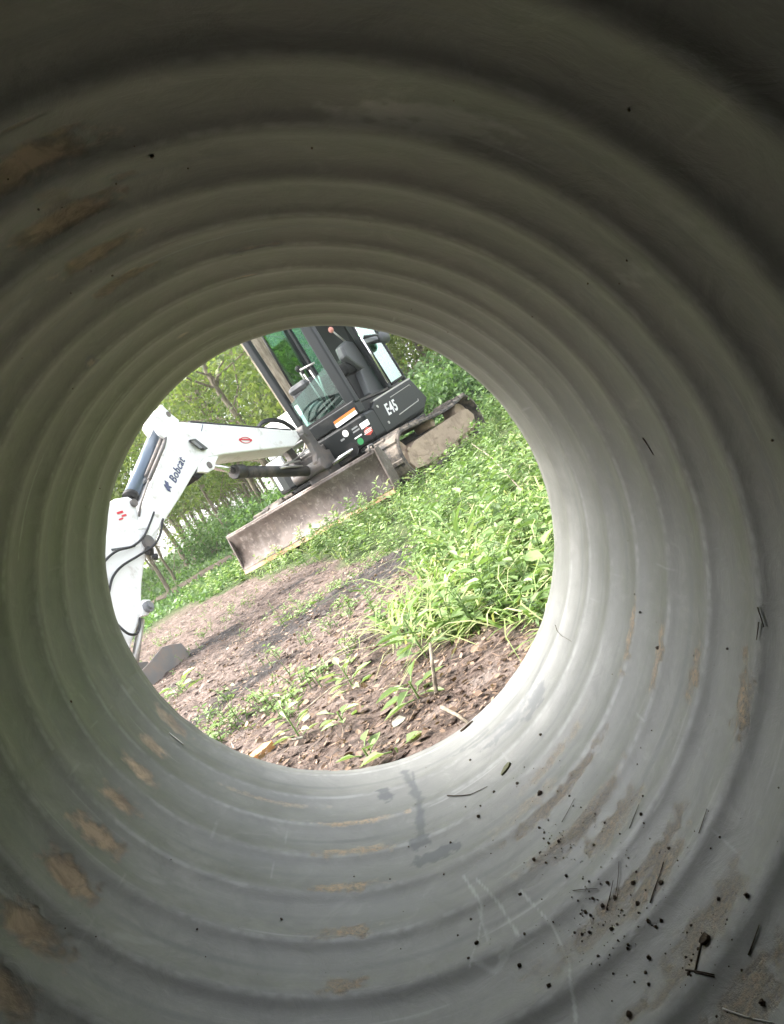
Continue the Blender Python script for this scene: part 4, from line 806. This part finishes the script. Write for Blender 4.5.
gstick([((440, 700), 0), ((444, 683), .03), ((447, 672), .05)], .004, 'brown stick standing up out of the mud below the weed patch')
gstick([((445, 713), 0), ((462, 722), .0), ((475, 732), 0)], .0035, 'thin brown stick lying by the rim on the right')
gstick([((300, 720), 0), ((340, 700), .02), ((385, 680), .02)], .002, 'long thin stalk across the mud in the middle')
gstick([((478, 455), .1), ((505, 480), .12), ((530, 505), .05)], .004, 'long pale stalk arching over the weeds beside the track')

# ------------------------------------------------------------------ trees
def crown(n, zc, rx, rz, size, rng, clumps=26, spread=.9):
    cc = rand_dirs(clumps, rng) * (rng.random((clumps, 1)) ** .45) * np.array([rx, rx, rz]) + np.array([0, 0, zc]); ct = rng.random(clumps)
    k = rng.integers(0, clumps, n); off = rng.normal(size=(n, 3)) * np.array([spread, spread, spread * .45]); C = cc[k] + off
    D = rand_dirs(n, rng); Nn = rand_dirs(n, rng, .8); s_ = size * rng.uniform(.6, 1.4, n); return cc, leaves(C, D, Nn, s_, s_ * .6, np.clip(ct[k] * .5 + .25 + rng.normal(size=n) * .16, 0, 1), fine=False)
def wiggle(p0, p1, n, amp, rng):
    P_ = [np.array(p0) + (np.array(p1) - np.array(p0)) * t for t in np.linspace(0, 1, n)]
    w = np.cumsum(rng.normal(size=(n, 3)) * amp, 0); w[0] = 0; w = w - np.outer(np.linspace(0, 1, n), w[-1]) * .6; return [a + b for a, b in zip(P_, w)]
def tree_meshes(seed, H, r0, zc, rx, rz, n, size, limbs, clumps, spread):
    rng = np.random.default_rng(seed); cc, cr = crown(n, zc, rx, rz, size, rng, clumps, spread); mb = MB(); tp = wiggle((0, 0, -.3), (rng.normal() * H * .02, rng.normal() * H * .02, H), 12, H * .006, rng)
    mb.tube(tp, [r0 * (1.25 if i == 0 else 1 - .75 * i / 11) for i in range(12)], 10, False)
    for j in rng.permutation(len(cc))[:limbs]:
        z = np.clip(cc[j][2] - rng.uniform(.5, 2.0), .8, H * .9); i = int(z / H * 11); b0 = tp[max(1, min(10, i + 1))]; mb.tube(wiggle(b0, cc[j], 6, .10, rng), [r0 * .34 * (1 - .8 * t) for t in np.linspace(0, 1, 6)], 6, False)
    return mb, cr
def make_tree(seed, name, label, leafm, **kw):
    mb, (V, F, T) = tree_meshes(seed, **kw); o = empty(name, (0, 0, 0)); t = npmesh('trunk', np.array(mb.v), np.array(mb.f), M['bark'], True, None, o); c = npmesh('crown', V, F, M[leafm], False, T, o); return o
tall = [make_tree(s_, 'tree', '', 'treeleaf', H=15, r0=r0, zc=10.5, rx=3.2, rz=4.6, n=7000, size=.16, limbs=16, clumps=40, spread=.75) for s_, r0 in ((1, .125), (2, .10), (3, .15))]
under = [make_tree(s_, 'sapling', '', 'treeleaf', H=6.5, r0=.055, zc=3.7, rx=1.9, rz=2.5, n=4200, size=.12, limbs=18, clumps=24, spread=.42) for s_ in (11, 12, 13, 14)]
branchy = [make_tree(s_, 'tree', '', 'treeleaf', H=9.5, r0=.085, zc=4.6, rx=2.8, rz=3.2, n=2200, size=.12, limbs=26, clumps=30, spread=.35) for s_ in (41, 42)]
used = set()
def copy_tree(src, loc, rz, sc_, label, cat_, group):
    if src.name in used:
        o = src.copy(); COL.objects.link(o)
        for ch in list(src.children): c = ch.copy(); COL.objects.link(c); c.parent = o
    else: o = src; used.add(src.name)
    o.location = loc; o.rotation_euler = (0, 0, rz); o.scale = (sc_,) * 3; tag(o, label, cat_, group); return o
rt = np.random.default_rng(21); spots = []
# trunks the photograph shows, by direction and distance
shown = [(-.2232, 27, 1.0, 'bare trunk nearest the white arm among the left trunks'), (-.212, 30, .8, 'thin trunk second from the arm'), (-.2654, 18, .42, 'short dark trunk rising just beside the white arm'), (-.240, 26, .7, 'trunk leaning close behind the dipper arm'),
         (-.1573, 24, .55, 'slender pale trunk standing under the lift rod'), (-.1165, 30, .9, 'grey trunk framed between lift cylinder and blade'), (-.128, 33, .8, 'trunk left of the pair framed under the lift cylinder'), (-.102, 36, .8, 'far trunk right of the pair under the lift cylinder'), (-.175, 35, .9, 'far trunk between the lettering and the rod'),
         (-.19, 40, 1., 'distant trunk against the pale gap in the wood'), (-.0165, 12.6, 1.5, 'stout tan trunk seen through the cab window'), (-.083, 16.5, 1.0, 'forked tree above the boom with dark spreading limbs'), (-.052, 24, .6, 'slim trunk just left of the front cab pillar'), (-.115, 19, .9, 'trunk above the middle of the boom'),
         (.118, 20, .6, 'thin trunk right behind the cab mirror'), (.135, 22, .7, 'brown trunk right of the cab glass'), (.152, 24, .6, 'thin mossy trunk near the top right of the opening'), (.168, 19, .5, 'slender trunk above the brush on the right'), (.19, 26, .8, 'trunk at the far right above the brush')]
SH = []
for i, (dx, y, s_, lab) in enumerate(shown):
    x = dx * y; z = float(gz(np.array(x), np.array(y))); spots.append((x, y)); copy_tree(branchy[i % 2] if i in (2, 4, 8, 11, 13, 14, 16) else tall[2 if s_ > 1.3 else i % 3], (x, y, z), rt.random() * 6 * (s_ < 1.3), s_, lab, 'tree', 'trees of the wood')
k = 0; words_ = ['left of the arm', 'behind the boom', 'behind the cab', 'beyond the track', 'at the right edge']
for t in range(900):
    if k >= 24: break
    y = 15 + 40 * rt.random() ** .8; x = (rt.random() * 2 - 1) * (.40 * y + 2)
    if any(math.hypot(x - a, y - b) < 2.3 for a, b in spots) or (x / y < -.02 and y < 26) or (y < 18): continue
    spots.append((x, y)); z = float(gz(np.array(x), np.array(y))); copy_tree(tall[k % 3], (x, y, z), rt.random() * 6, rt.uniform(.7, 1.1), 'tall leafy tree of the wood standing well behind the excavator', 'tree', 'tall trees deep in the wood'); k += 1
k = 0
for t in range(900):
    if k >= 66: break
    y = 13.5 + 30 * rt.random(); x = (rt.random() * 2 - 1) * (.42 * y + 1)
    if any(math.hypot(x - a, y - b) < 1.1 for a, b in spots) or (abs(x / y + .0264) < .05 and y < 17) : continue
    spots.append((x, y)); z = float(gz(np.array(x), np.array(y))); copy_tree(under[k % 4], (x, y, z), rt.random() * 6, rt.uniform(.6, 1.15), 'thin stemmed sapling with light leaves in the wood behind the excavator', 'tree', 'saplings in the wood'); k += 1
# bushes behind the tracks
def make_bush(seed, n, r, hgt):
    rng = np.random.default_rng(seed); cc = rand_dirs(22, rng) * np.array([r, r, hgt * .5]) * rng.random((22, 1)) ** .4 + np.array([0, 0, hgt * .5]); k = rng.integers(0, 22, n); C = cc[k] + rng.normal(size=(n, 3)) * .16; C[:, 2] = np.maximum(C[:, 2], .02)
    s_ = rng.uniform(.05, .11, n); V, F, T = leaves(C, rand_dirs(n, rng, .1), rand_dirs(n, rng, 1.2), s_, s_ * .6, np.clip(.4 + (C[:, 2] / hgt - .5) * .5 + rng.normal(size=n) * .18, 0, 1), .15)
    o = empty('bush', (0, 0, 0)); npmesh('foliage', V, F, M['bushleaf'], False, T, o); mb = MB()
    for j in range(9): mb.tube(wiggle((rng.normal() * .1, rng.normal() * .1, -.1), cc[j], 5, .03, rng), [.016, .014, .011, .008, .005], 5, False)
    npmesh('stems', np.array(mb.v), np.array(mb.f), M['bark'], True, None, o); return o
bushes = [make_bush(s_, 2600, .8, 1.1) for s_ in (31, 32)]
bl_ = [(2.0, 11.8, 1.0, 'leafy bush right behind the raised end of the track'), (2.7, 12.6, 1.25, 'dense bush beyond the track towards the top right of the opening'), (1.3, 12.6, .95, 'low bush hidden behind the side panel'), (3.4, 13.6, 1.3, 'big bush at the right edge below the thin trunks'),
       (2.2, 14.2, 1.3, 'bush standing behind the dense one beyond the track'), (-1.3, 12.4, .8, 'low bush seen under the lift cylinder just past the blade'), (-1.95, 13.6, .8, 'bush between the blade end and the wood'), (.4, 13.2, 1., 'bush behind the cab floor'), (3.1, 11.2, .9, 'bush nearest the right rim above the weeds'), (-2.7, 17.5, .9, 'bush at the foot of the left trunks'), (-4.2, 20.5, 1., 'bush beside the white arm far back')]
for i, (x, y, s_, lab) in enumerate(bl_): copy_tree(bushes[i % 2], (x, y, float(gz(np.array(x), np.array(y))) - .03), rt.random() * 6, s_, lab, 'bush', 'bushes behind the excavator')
# ground cover and the far wood as masses
rg = np.random.default_rng(5)
n = 60000; y = 8.5 * np.exp(rg.random(n) * math.log(55 / 8.5)); x = (rg.random(n) * 2 - 1) * (.42 * y + 1); dens = fbm(x * .5, y * .5, 71) * 1.5 + .75; k_ = (mudness(x, y) < .35) & (rg.random(n) < dens) & ~on_machine(x, y); x, y = keep(x, y, k_); n = len(x)
hh = rg.random(n) ** 1.5 * (.22 + .45 * sstep(-.1, .25, fbm(x * .35, y * .35, 73))) * (1 - .85 * sstep(-.6, -2, x) * sstep(26, 20, y)); C = np.stack([x, y, gz(x, y) + hh], 1); s_ = rg.uniform(.6, 1.3, n) * (.035 + .0042 * y)
V, F, T = leaves(C, rand_dirs(n, rg, .1), rand_dirs(n, rg, 1.), s_, s_ * .6, np.clip(.45 + fbm(x * .8, y * .8, 75) * .9 + rg.normal(size=n) * .13 + hh * .4, 0, 1), fine=False)
tag(npmesh('undergrowth', V, F, M['bushleaf'], False, T), kind='stuff')
n = 24000; y = rg.uniform(46, 95, n); x = (rg.random(n) * 2 - 1) * (.5 * y + 4); zz = rg.random(n) ** .8 * 24; f = fbm(x * .16 + y * .05, zz * .22, 81, 4); k_ = f > -.01 - .14 * sstep(2, 7, zz) + .10 * np.exp(-((x / y + .235) / .05) ** 2); x, y, zz = x[k_], y[k_], zz[k_]; n = len(x); C = np.stack([x, y, gz(x, y) + zz], 1); s_ = rg.uniform(.35, .8, n)
V, F, T = leaves(C, rand_dirs(n, rg), rand_dirs(n, rg, .5), s_, s_ * .7, np.clip(.6 + f[k_] * .8 + rg.normal(size=n) * .15, 0, 1), fine=False)
tag(npmesh('distant_woodland', V, F, M['treeleaf'], False, T), kind='stuff')

hz = MB(); hz.box(-240, 240, -12, 306, -2.5, 34); hm = bpy.data.materials.new('haze_air'); hm.use_nodes = True; hn = hm.node_tree
for n_ in list(hn.nodes): hn.nodes.remove(n_)
ho = N(hm, 'ShaderNodeOutputMaterial'); hv = N(hm, 'ShaderNodeVolumePrincipled'); hv.inputs['Color'].default_value = (.93, .95, .92, 1); hv.inputs['Density'].default_value = .0014; hv.inputs['Anisotropy'].default_value = .3; L(hm, hv.outputs[0], ho.inputs['Volume'])
tag(hz.build('haze', hm), kind='stuff')
# ------------------------------------------------------------------ camera, light, render
cd = bpy.data.cameras.new('camera'); co = bpy.data.objects.new('camera', cd); COL.objects.link(co); sc.camera = co
cd.sensor_fit = 'VERTICAL'; cd.sensor_height = 36; cd.sensor_width = 36; cd.lens = 36 * FPX / 1024; cd.clip_start = .02; cd.clip_end = 1500
Mx = Matrix([[*CM[i], 0] for i in range(3)] + [[0, 0, 0, 1]]); co.matrix_world = Mx
SE, SA = math.radians(57), math.radians(280)      # sun height; azimuth measured from +Y clockwise
w = bpy.data.worlds.new('World'); sc.world = w; w.use_nodes = True; nt = w.node_tree; bg = nt.nodes['Background']
sky = nt.nodes.new('ShaderNodeTexSky'); sky.sky_type = 'NISHITA'; sky.sun_disc = False; sky.sun_elevation = SE; sky.sun_rotation = SA; sky.air_density = 1.; sky.dust_density = 5.; sky.ozone_density = .6
hs = nt.nodes.new('ShaderNodeHueSaturation'); hs.inputs['Saturation'].default_value = .30; nt.links.new(sky.outputs[0], hs.inputs['Color']); nt.links.new(hs.outputs[0], bg.inputs[0]); bg.inputs[1].default_value = .15
sl = bpy.data.lights.new('sun', 'SUN'); sl.energy = 1.15; sl.angle = math.radians(44); sl.color = (1, .95, .88); so = bpy.data.objects.new('sun', sl); COL.objects.link(so)
sd = Vector((math.sin(SA) * math.cos(SE), math.cos(SA) * math.cos(SE), math.sin(SE))); so.rotation_euler = sd.to_track_quat('Z', 'Y').to_euler(); so.location = (0, 0, 20)
v = sc.view_settings; v.view_transform = 'Standard'; v.look = 'None'; v.gamma = 1; v.exposure = 2.7; v.use_curve_mapping = False
cy = sc.cycles; cy.use_denoising = True; cy.max_bounces = 14; cy.diffuse_bounces = 9; cy.glossy_bounces = 6; cy.transmission_bounces = 6; cy.transparent_max_bounces = 12; cy.sample_clamp_indirect = 6; cy.caustics_reflective = True
